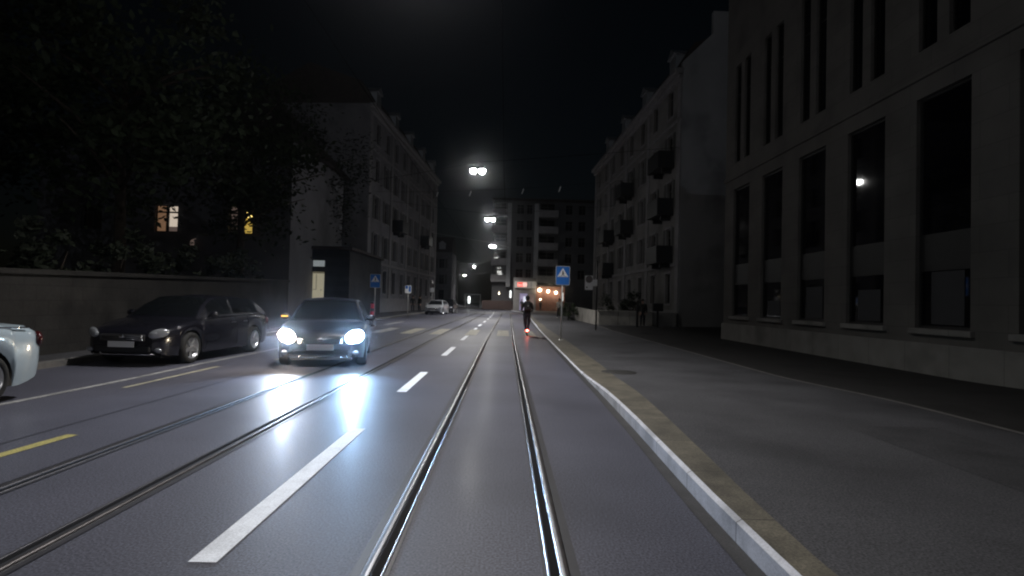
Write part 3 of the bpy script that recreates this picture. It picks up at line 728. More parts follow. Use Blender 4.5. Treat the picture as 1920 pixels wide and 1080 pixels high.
def small_light(loc, col, e, parent=None, r=.1):
    ld = bpy.data.lights.new('bulb_light', 'POINT'); ld.energy = e; ld.color = col; ld.shadow_soft_size = r
    lo = bpy.data.objects.new('bulb_light', ld); COL.objects.link(lo); lo.location = loc; lo.parent = parent
    return lo
for (x, z, rr_, lab) in ((4.15, 3.3, .27, 'largest lit globe lamp, left end of the brick shop wall'), (5.5, 3.15, .24, 'lit globe lamp in the middle of the brick shop wall'), (6.75, 2.95, .24, 'lit globe lamp near the right end of the brick shop wall')):
    t = thing('globe_lamp', lab, 'lamp', (1.2 + x, 88.5, .11 + z), 0, 'globe lamps on the brick shop wall')
    q = MB(); q.tube([(0, .25, .2), (0, 0, .25), (0, 0, .2)], .025, 6); q.build('arm', M['dark_metal'], t)
    q = MB(); q.ball((0, 0, 0), rr_, 14); q.build('globe', M['globe_on'], t)
    small_light((0, -.45, -.1), (1, .8, .55), 45, t)
q = MB(); q.tube([(0, 0, 0), (0, 0, .12)], .03, 6); q.ball((0, 0, -.08), .16, 10); o = q.build('wall_lamp', M['globe_on'], loc=(5.5, 88.35, 1.95)); tag(o, 'small warm lamp beside the dark shop doorway below the globes', 'lamp')
q = MB(); q.bbox(-.07, .07, -.05, .05, -.75, .55, .02); o = q.build('light_panel', M['screen_white'], loc=(9.0, 88.2, 2.5)); tag(o, 'tall narrow white light panel right of the brick shop wall', 'light panel')
q = MB(); q.bbox(-.12, .12, -.05, .05, -.55, .6, .02); o = q.build('lit_opening', M['screen_white'], loc=(0.75, 88.9, 2.6)); tag(o, 'narrow lit white opening left of the shop front', 'light panel')  # glowing panel standing for a lit window or door
q = MB(); q.ball((0, 0, 0), .11, 10); q.tube([(0, 0, .1), (0, 0, .3), (0, .4, .3)], .03, 6); o = q.build('wall_lamp', M['globe_on'], loc=(-1.1, 91, 2.7)); tag(o, 'tiny round lamp alone left of the shop, beyond the bend', 'lamp')
q = MB(); q.bbox(-4.2, .9, 0, .35, 0, 1.45, .02); o = q.build('low_wall', M['brick_dark'], loc=(.4, 89.6, .11)); tag(o, 'low dark brick wall left of the lit shop', 'wall')

# --- far left: dim building and tram shelter
fl = rowhouse('corner_house', 'dim house far beyond the left apartment block behind the tram shelter', -11.5, 112, R(0), 16, 10, 0, 3, 3.2, 1.4, 6, .8, 1.1, 11, 'render_l', trim='render_l')
fl.location = (-27, 112, 0)
ts = thing('tram_shelter', 'small glazed tram shelter with a bright white panel at the left of the bend', 'shelter', (-7.4, 101, .0))
ts.location.z = .11
q = MB(); q.box(-3, 3.5, -1.5, 2.5, -.1, -.002); 
q = MB()
for x in (0, 2.75):
    for y in (0, 1.5): q.bbox(x, x + .08, y, y + .08, 0, 2.4, .01)
q.build('post', M['metal_pole'], ts)
q = MB(); q.bbox(-.15, 3.0, -.25, 1.85, 2.4, 2.55, .03); q.build('roof', M['zinc'], ts)
q = MB(); q.quad((.1, 1.54, .25), (2.74, 1.54, .25), (2.74, 1.54, 2.3), (.1, 1.54, 2.3)); q.build('glass_wall', M['glass'], ts)
q = MB(); q.bbox(.55, .95, .5, .62, .8, 2.1, .02); q.build('lit_panel', M['screen_white'], ts)
q = MB(); q.bbox(1.0, 2.5, 1.0, 1.4, .42, .48, .01); q.box(1.1, 1.16, 1.1, 1.3, 0, .42); q.box(2.3, 2.36, 1.1, 1.3, 0, .42); q.build('bench', M['dark_metal'], ts)
small_light((.75, .2, 1.6), (.9, 1, .97), 14, ts)
q = MB(); q.bbox(-.2, .2, -.15, .15, 0, .9, .04); q.bbox(-.23, .23, -.18, .18, .9, .98, .02); o = q.build('litter_bin', M['sign_white'], loc=(-4.1, 100.5, .11)); tag(o, 'pale litter bin at the right end of the tram shelter', 'bin')

t = thing('tram_pole', 'slim tall pale pole beside the tram shelter on the left of the bend', 'pole', (-8.75, 100, .11))
q = MB(); q.tube([(0, 0, 0), (0, 0, 8.4)], [.12, .08], 12); q.lathe([(0, .3), (.2, .3), (.22, 0)], 12); q.build('mast', M['metal_pole'], t)
q = MB(); q.tube([(0, 0, 7.9), (2.2, 0, 8.2)], .035, 8); q.build('bracket_arm', M['metal_pole'], t)
# ------------------------------------------------------------------ walls, planting
q = MB()
n = 26
pr = []
for i in range(n + 1):
    y = lerp(4, 24.6, i / n); pr.append((y, lerp(1.72, 2.15, i / n)))
for (y0, h0), (y1, h1) in zip(pr, pr[1:]):
    q.quad((-9.55, y0, .1), (-9.55, y1, .1), (-9.55, y1, h1), (-9.55, y0, h0))
    q.quad((-9.49, y0, h0), (-9.49, y1, h1), (-10.0, y1, h1), (-10.0, y0, h0))
    q.quad((-9.49, y0, h0 - .1), (-9.49, y1, h1 - .1), (-9.49, y1, h1), (-9.49, y0, h0))
    q.quad((-9.55, y0, h0 - .1), (-9.55, y1, h1 - .1), (-9.49, y1, h1 - .1), (-9.49, y0, h0 - .1))
    q.quad((-10.0, y0, .1), (-10.0, y0, h0), (-10.0, y1, h1), (-10.0, y1, .1))
q.quad((-9.55, 24.6, .1), (-10, 24.6, .1), (-10, 24.6, 2.15), (-9.55, 24.6, 2.15)); q.quad((-9.55, 4, .1), (-9.55, 4, 1.72), (-10, 4, 1.72), (-10, 4, .1))
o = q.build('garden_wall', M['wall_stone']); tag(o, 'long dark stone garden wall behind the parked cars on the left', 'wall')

def leaves(mb, cx, cy, cz, rx, ry, rz, n, clumps, size, rnd):
    cs = []
    for _ in range(clumps):
        while True:
            p = Vector((rnd.uniform(-1, 1), rnd.uniform(-1, 1), rnd.uniform(-1, 1)))
            if .25 < p.length < 1: break
        cs.append((Vector((cx + p.x * rx, cy + p.y * ry, cz + p.z * rz)), rnd.uniform(.16, .34) * min(rx, rz)))
    for _ in range(n):
        c, r = rnd.choice(cs)
        p = c + Vector((rnd.gauss(0, 1), rnd.gauss(0, 1), rnd.gauss(0, .8))) * r * .6
        a = Vector((rnd.uniform(-1, 1), rnd.uniform(-1, 1), rnd.uniform(-.7, .7))).normalized(); b = a.orthogonal().normalized()
        s = size * rnd.uniform(.6, 1.3)
        mb.add([p - a * s, p + b * s * .5, p + a * s, p - b * s * .5], [(0, 1, 2, 3)])
def make_tree(name, h, cr, ch, seed, leafm, nl=6500):
    rnd = random.Random(seed)
    t = bpy.data.objects.new(name, None); COL.objects.link(t)
    tr = MB(); tr.tube([(0, 0, -.1), (.05, 0, h * .25), (-.08, .06, h * .5), (.05, 0, h * .8)], [.26, .2, .15, .05], 10)
    for k in range(9):
        a = rnd.uniform(0, 6.28); z = h * rnd.uniform(.38, .7); l = cr * rnd.uniform(.6, .95)
        tr.tube([(0, 0, z), (math.cos(a) * l * .5, math.sin(a) * l * .5, z + l * .35), (math.cos(a) * l, math.sin(a) * l, z + l * .55)], [.09, .06, .02], 6)
    tr.build('trunk', M['bark'], t)
    c = MB(); leaves(c, 0, 0, h - ch * .5, cr, cr, ch * .5, nl, 46, .16, rnd); c.build('crown', M[leafm], t)
    return t
T1 = make_tree('garden_tree', 13, 4.2, 8.5, 1, 'leaf'); T2 = make_tree('garden_tree', 15, 4.6, 10, 2, 'leaf_dark')
TREES = [((-14.2, 20.5), 0, T1, None, 'leafy garden tree just behind the stone wall, nearest the street'),
         ((-19.5, 17), 1, T2, None, 'dark tall garden tree at the far left behind the wall'),
         ((-13.6, 28.6), 2.2, T1, 1, 'leafy tree left of the apartment block, above the lit doorway'),
         ((-15.2, 41.5), .7, T2, 1, 'dark tree between the annex and the apartment block'),
         ((-24.5, 25), 3.0, T2, 1, 'dark tall tree in front of the left side of the garden house'),
         ((-18, 46), 4.0, T1, 1, 'leafy tree standing behind the garden house')]
for (x, y), rz, src, cp, lab in TREES:
    o = copy_tree(src) if cp else src
    o.location = (x, y, .1); o.rotation_euler = (0, 0, rz); tag(o, lab, 'tree', 'garden trees behind the stone wall')
rnd = random.Random(5)
hb = MB()
for k in range(9): leaves(hb, -10.35, 5.5 + k * 2.0, lerp(2.1, 2.5, k / 11), .85, 1.3, .75, 900, 11, .09, rnd)
he = thing('hedge', 'dark hedge growing along the top of the stone garden wall', 'hedge', (0, 0, 0)); hb.build('foliage', M['leaf_dark'], he); 
for k in range(9):
    q = MB(); q.tube([(-10.9, 5.5 + k * 2, .1), (-10.85, 5.55 + k * 2, 1.6), (-10.7, 5.7 + k * 2, 2.4)], [.05, .04, .01], 5); q.build('stem', M['bark'], he)

# front garden of the right row: concrete walls, shrubs, posts
q = MB()
q.add([(5.85, 36.6, 0), (6.1, 36.35, 0), (6.1, 36.35, 1.0), (5.85, 36.6, 1.0), (5.75, 46, 0), (6.0, 46, 0), (6.0, 46, 1.15), (5.75, 46, 1.15)],
      [(0, 1, 2, 3), (3, 2, 6, 7), (0, 3, 7, 4), (1, 5, 6, 2), (4, 7, 6, 5)])
for a, b in ((6.1, 7.35), (7.38, 8.1), (8.13, 9.6)): q.bbox(a, b, 36.35, 36.6, 0, 1.0, .012)
q.bbox(6.0, 9.62, 36.3, 36.65, 1.0, 1.06, .01)
for a in (6.95, 8.4): q.box(a, a + .02, 36.345, 36.352, .1, .98)
o = q.build('garden_wall', M['concrete']); tag(o, 'low pale concrete garden wall in front of the apartment row on the right', 'wall')
q = MB(); q.bbox(9.65, 11.35, 36.5, 36.7, 0, 1.0, .02); o = q.build('garden_wall', M['plinth']); tag(o, 'short darker garden wall stub touching the blank gable on the right', 'wall')
def shrub(x, y, z, rx, ry, rz, n, lab, m='leaf_dark'):
    t = thing('shrub', lab, 'shrub', (x, y, z), 0, 'shrubs of the front garden on the right')
    rnd = random.Random(int(x * 100)); c = MB(); leaves(c, 0, 0, rz, rx, ry, rz, n, 14, .08, rnd); c.build('foliage', M[m], t)
    s = MB()
    for k in range(4): s.tube([(0, 0, 0), (rnd.uniform(-.3, .3) * rx, rnd.uniform(-.3, .3) * ry, rz), (rnd.uniform(-.7, .7) * rx, rnd.uniform(-.6, .6) * ry, rz * 1.6)], [.03, .02, .008], 5)
    s.build('stem', M['bark'], t)
shrub(7.4, 38.2, .1, 1.0, .9, 1.05, 1600, 'dark bushy shrub behind the low concrete wall, left one')
shrub(8.9, 38.0, .1, .9, .8, 1.15, 1500, 'dark shrub behind the low concrete wall, right one')
shrub(5.0, 44.2, .11, .75, .9, .8, 1300, 'grey green shrub on the pavement left of the concrete wall corner', 'leaf')
def post(x, y, h, lab, box=None):
    t = thing('garden_post', lab, 'post', (x, y, zp(y)), 0, 'dark posts before the front garden')
    q = MB(); q.bbox(-.06, .06, -.06, .06, 0, h, .01); q.build('shaft', M['dark_metal'], t)
    if box: q = MB(); q.bbox(-box[0] / 2, box[0] / 2, -.15, .15, h, h + box[1], .02); q.build('box', M['dark_metal'], t)
post(9.35, 34.2, 1.0, 'dark post with a square box on top, before the garden wall', (.62, .48))
post(8.05, 34.0, 1.35, 'slim dark post left of the boxed post by the garden wall')
post(11.2, 36.2, .85, 'short dark post at the foot of the blank gable wall')

# ------------------------------------------------------------------ signs
def disc(mb, cx, cz, r, y, n=28):
    mb.add([(cx + r * math.cos(2 * math.pi * k / n), y, cz + r * math.sin(2 * math.pi * k / n)) for k in range(n)], [list(range(n))])
def rrect(x0, x1, z0, z1, r, n=5):
    pts = []
    for cx, cz, a in ((x1 - r, z0 + r, -90), (x1 - r, z1 - r, 0), (x0 + r, z1 - r, 90), (x0 + r, z0 + r, 180)):
        for k in range(n + 1):
            t = R(a + 90 * k / n); pts.append((cx + r * math.cos(t), cz + r * math.sin(t)))
    return pts
def plate(mb, poly, y0, y1):
    n = len(poly)
    mb.add([(x, y0, z) for x, z in poly] + [(x, y1, z) for x, z in poly], [list(range(n)), list(range(2 * n - 1, n - 1, -1))] + [(i, i + n, (i + 1) % n + n, (i + 1) % n) for i in range(n)])
def crossing_sign(x, y, zb, zt, wid, lab, h0=0.0, pr=.03):
    t = thing('crossing_sign', lab, 'road sign', (x, y, h0), 0, 'blue pedestrian crossing signs')
    q = MB(); q.tube([(-.01, .03, 0), (-.01, .03, zt - .05)], pr, 12); q.lathe([(0, .02), (.07, .02), (.09, 0)], 14, Matrix.Translation((-.01, .03, 0))); q.build('pole', M['metal_pole'], t)
    hw = wid / 2
    q = MB(); plate(q, rrect(-hw, hw, zb, zt, .05), -.02, 0); pl = q.build('panel', M['metal_pole'], t)
    q = MB(); plate(q, rrect(-hw + .022, hw - .022, zb + .022, zt - .022, .04), -.026, -.021); q.build('blue_field', M['sign_blue'], pl)
    Hh = zt - zb; zc = zb + Hh * .43; zh = zt - Hh * .10; tw = wid * .39
    q = MB(); plate(q, [(-tw, zc), (tw, zc), (0, zh)], -.031, -.027); q.build('white_triangle', M['sign_white'], pl)
    # walking figure on stripes
    q = MB(); k = (zh - zc)
    disc(q, 0.0, zc + k * .62, k * .075, -.035, 12)
    plate(q, [(-k * .08, zc + k * .28), (k * .07, zc + k * .28), (k * .09, zc + k * .53), (-k * .07, zc + k * .53)], -.035, -.032)
    plate(q, [(-k * .06, zc + k * .30), (k * .0, zc + k * .30), (-k * .13, zc + k * .06), (-k * .2, zc + k * .06)], -.036, -.032)
    plate(q, [(k * .0, zc + k * .30), (k * .07, zc + k * .30), (k * .2, zc + k * .06), (k * .13, zc + k * .06)], -.0365, -.032)
    plate(q, [(k * .07, zc + k * .5), (k * .18, zc + k * .34), (k * .15, zc + k * .31), (k * .05, zc + k * .44)], -.0362, -.032)
    for s in (-.42, -.3, .27, .39): plate(q, [(k * s, zc + k * .03), (k * (s + .07), zc + k * .03), (k * (s + .05), zc + k * .09), (k * (s - .0), zc + k * .09)], -.0355, -.032)
    q.build('walking_figure', M['sign_black'], pl)
    return t
crossing_sign(2.19, 21.6, 2.12, 2.86, .55, 'blue crossing sign with a white triangle on a pale pole at the right kerb', zp(21.6))
crossing_sign(-6.85, 29.3, 2.0, 2.72, .55, 'blue crossing sign on the left, above the red and white bollard', 0)
t = thing('marker_sign', 'small blue and white sign left of the silver parked car, second on that side', 'road sign', (-7.55, 43.2, 0))
q = MB(); q.tube([(0, .03, 0), (0, .03, 2.5)], .03, 10); q.build('pole', M['metal_pole'], t)
q = MB(); plate(q, rrect(-.24, .24, 1.9, 2.5, .04), -.02, 0); pn = q.build('panel', M['sign_white'], t)
q = MB(); plate(q, [(-.2, 2.25), (-.02, 2.25), (-.02, 2.47), (-.2, 2.47)], -.026, -.021); plate(q, [(.05, 2.02), (.2, 2.02), (.2, 2.44), (.05, 2.44)], -.027, -.021); q.build('blue_field', M['sign_blue'], pn)
t = thing('parking_sign', 'small square white sign with a dark disc above it, over the silver parked car', 'road sign', (-7.4, 56, 0))
q = MB(); q.tube([(0, .03, 0), (0, .03, 3.4)], .03, 10); q.build('pole', M['metal_pole'], t)
q = MB(); plate(q, rrect(-.2, .2, 2.2, 2.62, .03), -.02, 0); q.build('panel', M['sign_white'], t)
q = MB(); disc(q, 0, 2.86, .2, -.02); q.build('disc', M['sign_grey'], t)
t = thing('no_stopping_sign', 'white panel with a round faded disc and a small side plate on a dark post', 'road sign', (4.85, 30, zp(30)))
q = MB(); q.tube([(.05, .05, 0), (.05, .05, 3.75)], .045, 10); q.build('pole', M['dark_metal'], t)
q = MB(); plate(q, rrect(-.6, -.17, 2.17, 2.94, .04), -.02, .0); pn = q.build('panel', M['sign_white'], t)
q = MB(); disc(q, -.385, 2.74, .175, -.024); q.build('disc', M['sign_grey'], pn)
q = MB(); disc(q, -.385, 2.74, .19, -.0225); q.build('disc_rim', M['sign_black'], pn)
q = MB(); disc(q, -.5, 2.30, .045, -.024, 12); q.build('arrow_mark', M['sign_grey'], pn)
q = MB(); plate(q, rrect(-.168, .06, 2.38, 2.74, .02), -.015, .004); q.build('side_plate', M['sign_white'], t)
# red and white island bollard
t = thing('island_bollard', 'slim dark bollard with two glowing red reflective bands beside the oncoming car', 'bollard', (-6.92, 29.1, 0))
q = MB(); q.lathe([(.16, 0), (.16, .06), (.09, .10), (.085, 1.2), (.07, 1.25), (0, 1.27)], 16); q.build('post', M['plastic'], t)
for z in (.52, .92):
    q = MB(); q.lathe([(.092, z), (.094, z + .01), (.094, z + .24), (.092, z + .25)], 16); q.build('reflective_band', M['sign_red'], t)

# ------------------------------------------------------------------ cars
def make_car(name, label, loc, rz, L, W, H, paint, lights_on=False, plate_on=True, group=None, belt=.95, sedan=False):
    t = thing(name, label, 'car', loc, rz, group)
    hw = W / 2
    wr = .325; fy = .19 * L; ry = .79 * L; ra = wr + .06
    ztop = [(0, .60), (.012 * L, .68), (.05 * L, .76), (.14 * L, .85), (.25 * L, .93 * belt / .95), (.5 * L, belt + .02), (.8 * L, belt + .05), (.95 * L, belt + .03), (.985 * L, belt - .03), (L, belt - .12)]
    wtab = [(0, .66), (.012 * L, .78), (.04 * L, .88), (.09 * L, .95), (.2 * L, .99), (.5 * L, 1.0), (.8 * L, .99), (.93 * L, .95), (.98 * L, .88), (L, .78)]
    zbt = [(0, .34), (.02 * L, .24), (.1 * L, .20), (.9 * L, .20), (.98 * L, .28), (L, .40)]
    def B(y, s):     # s 0..1 bottom of the side to the centre line, right side
        w_ = interp(wtab, y) * hw; zt = interp(ztop, y); zb = interp(zbt, y)
        for yc in (fy, ry):
            d = abs(y - yc)
            if d < ra: zb = max(zb, wr + math.sqrt(ra * ra - d * d) * .98)
        hh = zt - zb
        prof = [(0, .965, 0), (.18, 1.0, .30), (.36, 1.0, .62), (.48, .975, .80), (.60, .92, .93), (.72, .80, .99), (.86, .45, 1.02), (1, 0, 1.035)]
        x = interp([(p[0], p[1]) for p in prof], s) * w_; z = zb + interp([(p[0], p[2]) for p in prof], s) * hh
        return Vector((x, y, z))
    yl = sorted(set([0, .006 * L, .012 * L, .03 * L, .05 * L] + [L * k / 60 for k in range(4, 58)] + [fy + ra * math.cos(R(a)) for a in range(0, 181, 12)] + [ry + ra * math.cos(R(a)) for a in range(0, 181, 12)] + [.97 * L, .985 * L, .994 * L, L]))
    sl = [0, .09, .18, .27, .36, .42, .48, .54, .60, .66, .72, .79, .86, .93, 1]
    def grid(P, yl, sl, off=0.0):
        g = MB(); vs = []; ns = len(sl)
        for y in yl:
            row = []
            for s in sl:
                p = P(y, s)
                if off:
                    e = .004; n = (P(y + e, s) - P(y - e, s)).cross(P(y, min(1, s + .01)) - P(y, max(0, s - .01)))
                    if n.length > 1e-9:
                        n.normalize()
                        if n.dot(Vector((p.x, (y - L / 2) * .15, p.z - .5))) < 0: n = -n
                        p = p + n * off
                row.append(p)
            vs += row
        fs = [(i * ns + k, (i + 1) * ns + k, (i + 1) * ns + k + 1, i * ns + k + 1) for i in range(len(yl) - 1) for k in range(ns - 1)]
        return vs, fs
    def both(mb, vs, fs, sm=True):
        mb.add(vs, fs, sm); mb.add([Vector((-p.x, p.y, p.z)) for p in vs], [f[::-1] for f in fs], sm)
    b = MB(); vs, fs = grid(B, yl, sl); both(b, vs, fs)
    for y in (0, L):
        ring = [B(y, s) for s in sl]; full = ring + [Vector((-p.x, p.y, p.z)) for p in ring[-2::-1]]
        b.add(full, [list(range(len(full)))], False)
    bl = MB()
    # greenhouse
    yw0, yw1 = .255 * L, .43 * L
    yr1, yr0 = (.66 * L, .86 * L) if sedan else (.84 * L, .975 * L)
    roof = [(yw0, .93 * belt / .95 + .0), (lerp(yw0, yw1, .5), lerp(belt, H, .56)), (yw1, H - .035), (.55 * L, H), (.68 * L, H - .01), (yr1, H - (.05 if not sedan else .03)), (lerp(yr1, yr0, .55), lerp(belt, H, .5)), (yr0, belt + .0)]
    wbase = .90 * hw; wtop = .66 * hw
    def Gh(y, s):
        zr = interp(roof, y); bz = interp(ztop, y) - .03; zr = max(zr, bz + .005)
        h = min(1, max(0, (zr - bz) / (H - bz)))
        wb = wbase * min(1, interp(wtab, y) + .06); xs = lerp(wb, wtop, h ** .9)
        if s < .56: f = s / .56; x = lerp(wb, xs, f); z = lerp(bz, zr - .03 * h, f)
        else:
            f = (s - .56) / .44; x = xs * (1 - f) ** .9; z = zr - .03 * h * (1 - f) ** 2 * 1.0 + .02 * h * f
        return Vector((x, y, z))
    gy = [lerp(yw0, yw1, k / 8) for k in range(9)] + [lerp(yw1, yr1, k / 12) for k in range(1, 13)] + [lerp(yr1, yr0, k / 8) for k in range(1, 9)]
    gs = [0, .14, .28, .42, .56, .62, .70, .8, .9, 1]
    vs, fs = grid(Gh, gy, gs); both(b, vs, fs)
    body = b.build('body', M[paint], t)
    u = MB(); u.box(-hw + .3, hw - .3, .06 * L, .95 * L, .16, .6); u.build('underbody', M['plastic'], t)
    # glazing
    g = MB(); vs, fs = grid(Gh, [lerp(yw0, yw1, .06 + .86 * k / 8) for k in range(9)], [.60, .68, .76, .84, .92, 1.0], .007); both(g, vs, fs); g.build('windscreen', M['car_glass'], t)
    g = MB(); vs, fs = grid(Gh, [lerp(yr1, yr0, .12 + .76 * k / 6) for k in range(7)], [.60, .68, .76, .84, .92, 1.0], .007); both(g, vs, fs); g.build('rear_window', M['car_glass'], t)
    for y0, y1 in ((lerp(yw0, yw1, .55), .565 * L), (.585 * L, lerp(yr1, yr0, .12))):
        g = MB(); vs, fs = grid(Gh, [lerp(y0, y1, k / 8) for k in range(9)], [.08, .2, .32, .44, .52], .007)
        g.add(vs, fs, True); g.build('side_window', M['car_glass'], t)
        g = MB(); g.add([Vector((-p.x, p.y, p.z)) for p in vs], [f[::-1] for f in fs], True); g.build('side_window', M['car_glass'], t)
    g = MB()
    for sgn_ in (1, -1):
        pts = [Gh(lerp(.30 * L, .93 * L, k / 14), .03) + Vector((.012, 0, 0)) for k in range(15)]
        g.tube([Vector((p.x * sgn_, p.y, p.z)) for p in pts], .012, 6)
    g.build('window_trim', M['chrome'], t)
    # doors
    for y0, y1 in ((.30 * L, .575 * L), (.585 * L, .70 * L)):
        g = MB(); vs, fs = grid(B, [lerp(y0, y1, k / 6) for k in range(7)], [.05, .18, .30, .42, .52, .60], .006)
        d = g; d.add(vs, fs, True); dd = d.build('door', M[paint], t)
        hp = B(y1 - .18, .46)
        q = MB(); q.bbox(hp.x - .01, hp.x + .04, y1 - .26, y1 - .06, hp.z, hp.z + .03, .008); q.build('handle', M['chrome'], dd)
        g = MB(); g.add([Vector((-p.x, p.y, p.z)) for p in vs], [f[::-1] for f in fs], True); dd = g.build('door', M[paint], t)
        q = MB(); q.bbox(-hp.x - .04, -hp.x + .01, y1 - .26, y1 - .06, hp.z, hp.z + .03, .008); q.build('handle', M['chrome'], dd)
    # front
    q = MB(); q.bbox(-hw * .50, hw * .50, -.035, .02, .50, .64, .03); gr = q.build('grille', M['plastic'], t)
    q = MB()
    for z in (.535, .57, .605): q.tube([(-hw * .47, -.04, z), (hw * .47, -.04, z)], .007, 6)
    q.ball((0, -.045, .60), (.055, .012, .04), 12); q.build('grille_bar', M['chrome'], gr)
    q = MB(); q.bbox(-hw * .62, hw * .62, -.025, .03, .28, .40, .03); q.build('air_intake', M['plastic'], t)
    q = MB()
    q.tube([(-hw * .7, .03, .25), (-hw * .4, -.03, .245), (hw * .4, -.03, .245), (hw * .7, .03, .25)], .014, 6); q.build('bumper_trim', M['chrome'], t)
    if plate_on: q = MB(); q.bbox(-.26, .26, -.055, -.04, .385, .50, .004); q.build('licence_plate', M['plate'], t)
    for s in (-1, 1):
        q = MB(); Tm = Matrix.Translation((s * hw * .735, .085, .655)) @ Matrix.Rotation(s * R(34), 4, 'Z') @ Matrix.Rotation(s * R(-14), 4, 'Y')
        q.ball((0, 0, 0), (.21, .085, .135) if lights_on else (.185, .07, .095), 18, Tm)  # lit lenses enlarged in shape to imitate bloom
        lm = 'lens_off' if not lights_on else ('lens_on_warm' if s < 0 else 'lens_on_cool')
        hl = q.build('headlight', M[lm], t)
        if lights_on:
            ld = bpy.data.lights.new('beam', 'SPOT'); ld.energy = HEAD_W; ld.color = (.58, .74, 1) if s < 0 else (.38, .62, 1)
            ld.spot_size = R(82); ld.spot_blend = .9; ld.shadow_soft_size = .07
            lo = bpy.data.objects.new('beam', ld); COL.objects.link(lo); lo.parent = hl
            lo.location = (s * hw * .735, -.06, .655); lo.rotation_euler = (R(90 - 9), 0, math.pi + (R(0)))
        q = MB(); q.ball((s * hw * .76, .04, .33), (.075, .03, .045), 12); q.build('fog_lamp', M['lens_off'], t)
        # mirrors
        mx = Gh(.34 * L, .05)
        q = MB(); q.ball((s * (mx.x + .13), .335 * L, belt + .06), (.11, .06, .075), 14); q.tube([(s * mx.x, .345 * L, belt + .0), (s * (mx.x + .1), .34 * L, belt + .04)], .025, 6)
        mi = q.build('wing_mirror', M[paint], t)
        if lights_on:
            q = MB(); q.bbox(s * (mx.x + .13) - .07, s * (mx.x + .13) + .07, .335 * L - .075, .335 * L - .045, belt + .05, belt + .08, .006)
            q.build('indicator', M['amber_on' if s < 0 else 'chrome'], mi)
        q = MB(); Tm = Matrix.Translation((s * hw * .80, L - .05, .78)) @ Matrix.Rotation(s * R(-40), 4, 'Z'); q.ball((0, 0, 0), (.15, .06, .11), 14, Tm); q.build('tail_light', M['tail_off'], t)
    # wheels
    for y in (fy, ry):
        for s in (-1, 1):
            Tm = Matrix.Translation((s * (hw - .12), y, wr)) @ Matrix.Rotation(s * R(90), 4, 'Y')
            q = MB(); q.lathe([(.20, -.10), (.29, -.105), (wr - .01, -.085), (wr, -.05), (wr, .05), (wr - .01, .085), (.29, .105), (.225, .10), (.22, .06)], 30, Tm)
            wh = q.build('wheel', M['tyre'], t)
            q = MB(); q.lathe([(.225, .10), (.215, .085), (.205, .02), (0, .02)], 24, Tm); q.lathe([(.06, .07), (.05, .085), (0, .09)], 12, Tm)
            for k in range(5):
                a = 2 * math.pi * k / 5; TT = Tm @ Matrix.Rotation(a, 4, 'Z')
                q.bbox(.03, .215, -.032, .032, .05, .085, .008, TT)
            q.build('rim', M['rim'], wh)
    return t
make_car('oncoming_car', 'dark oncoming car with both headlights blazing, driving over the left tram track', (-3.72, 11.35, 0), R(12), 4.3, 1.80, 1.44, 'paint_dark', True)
make_car('parked_car', 'dark parked car by the stone wall, between the pale car and the oncoming car', (-7.45, 11.0, 0), R(-2), 4.5, 1.78, 1.43, 'paint_black')
make_car('parked_car', 'pale parked car cut off by the left edge of the photo', (-7.27, 3.5, 0), R(-1), 4.4, 1.76, 1.42, 'paint_white', plate_on=False, sedan=True)
make_car('parked_car', 'silver parked car far down the left kerb, facing the viewer', (-6.95, 53.5, 0), R(-4), 4.4, 1.78, 1.42, 'paint_silver')
make_car('parked_car', 'dark parked car just behind the silver one on the left', (-6.55, 60.0, 0), R(-4), 4.4, 1.80, 1.55, 'paint_black')

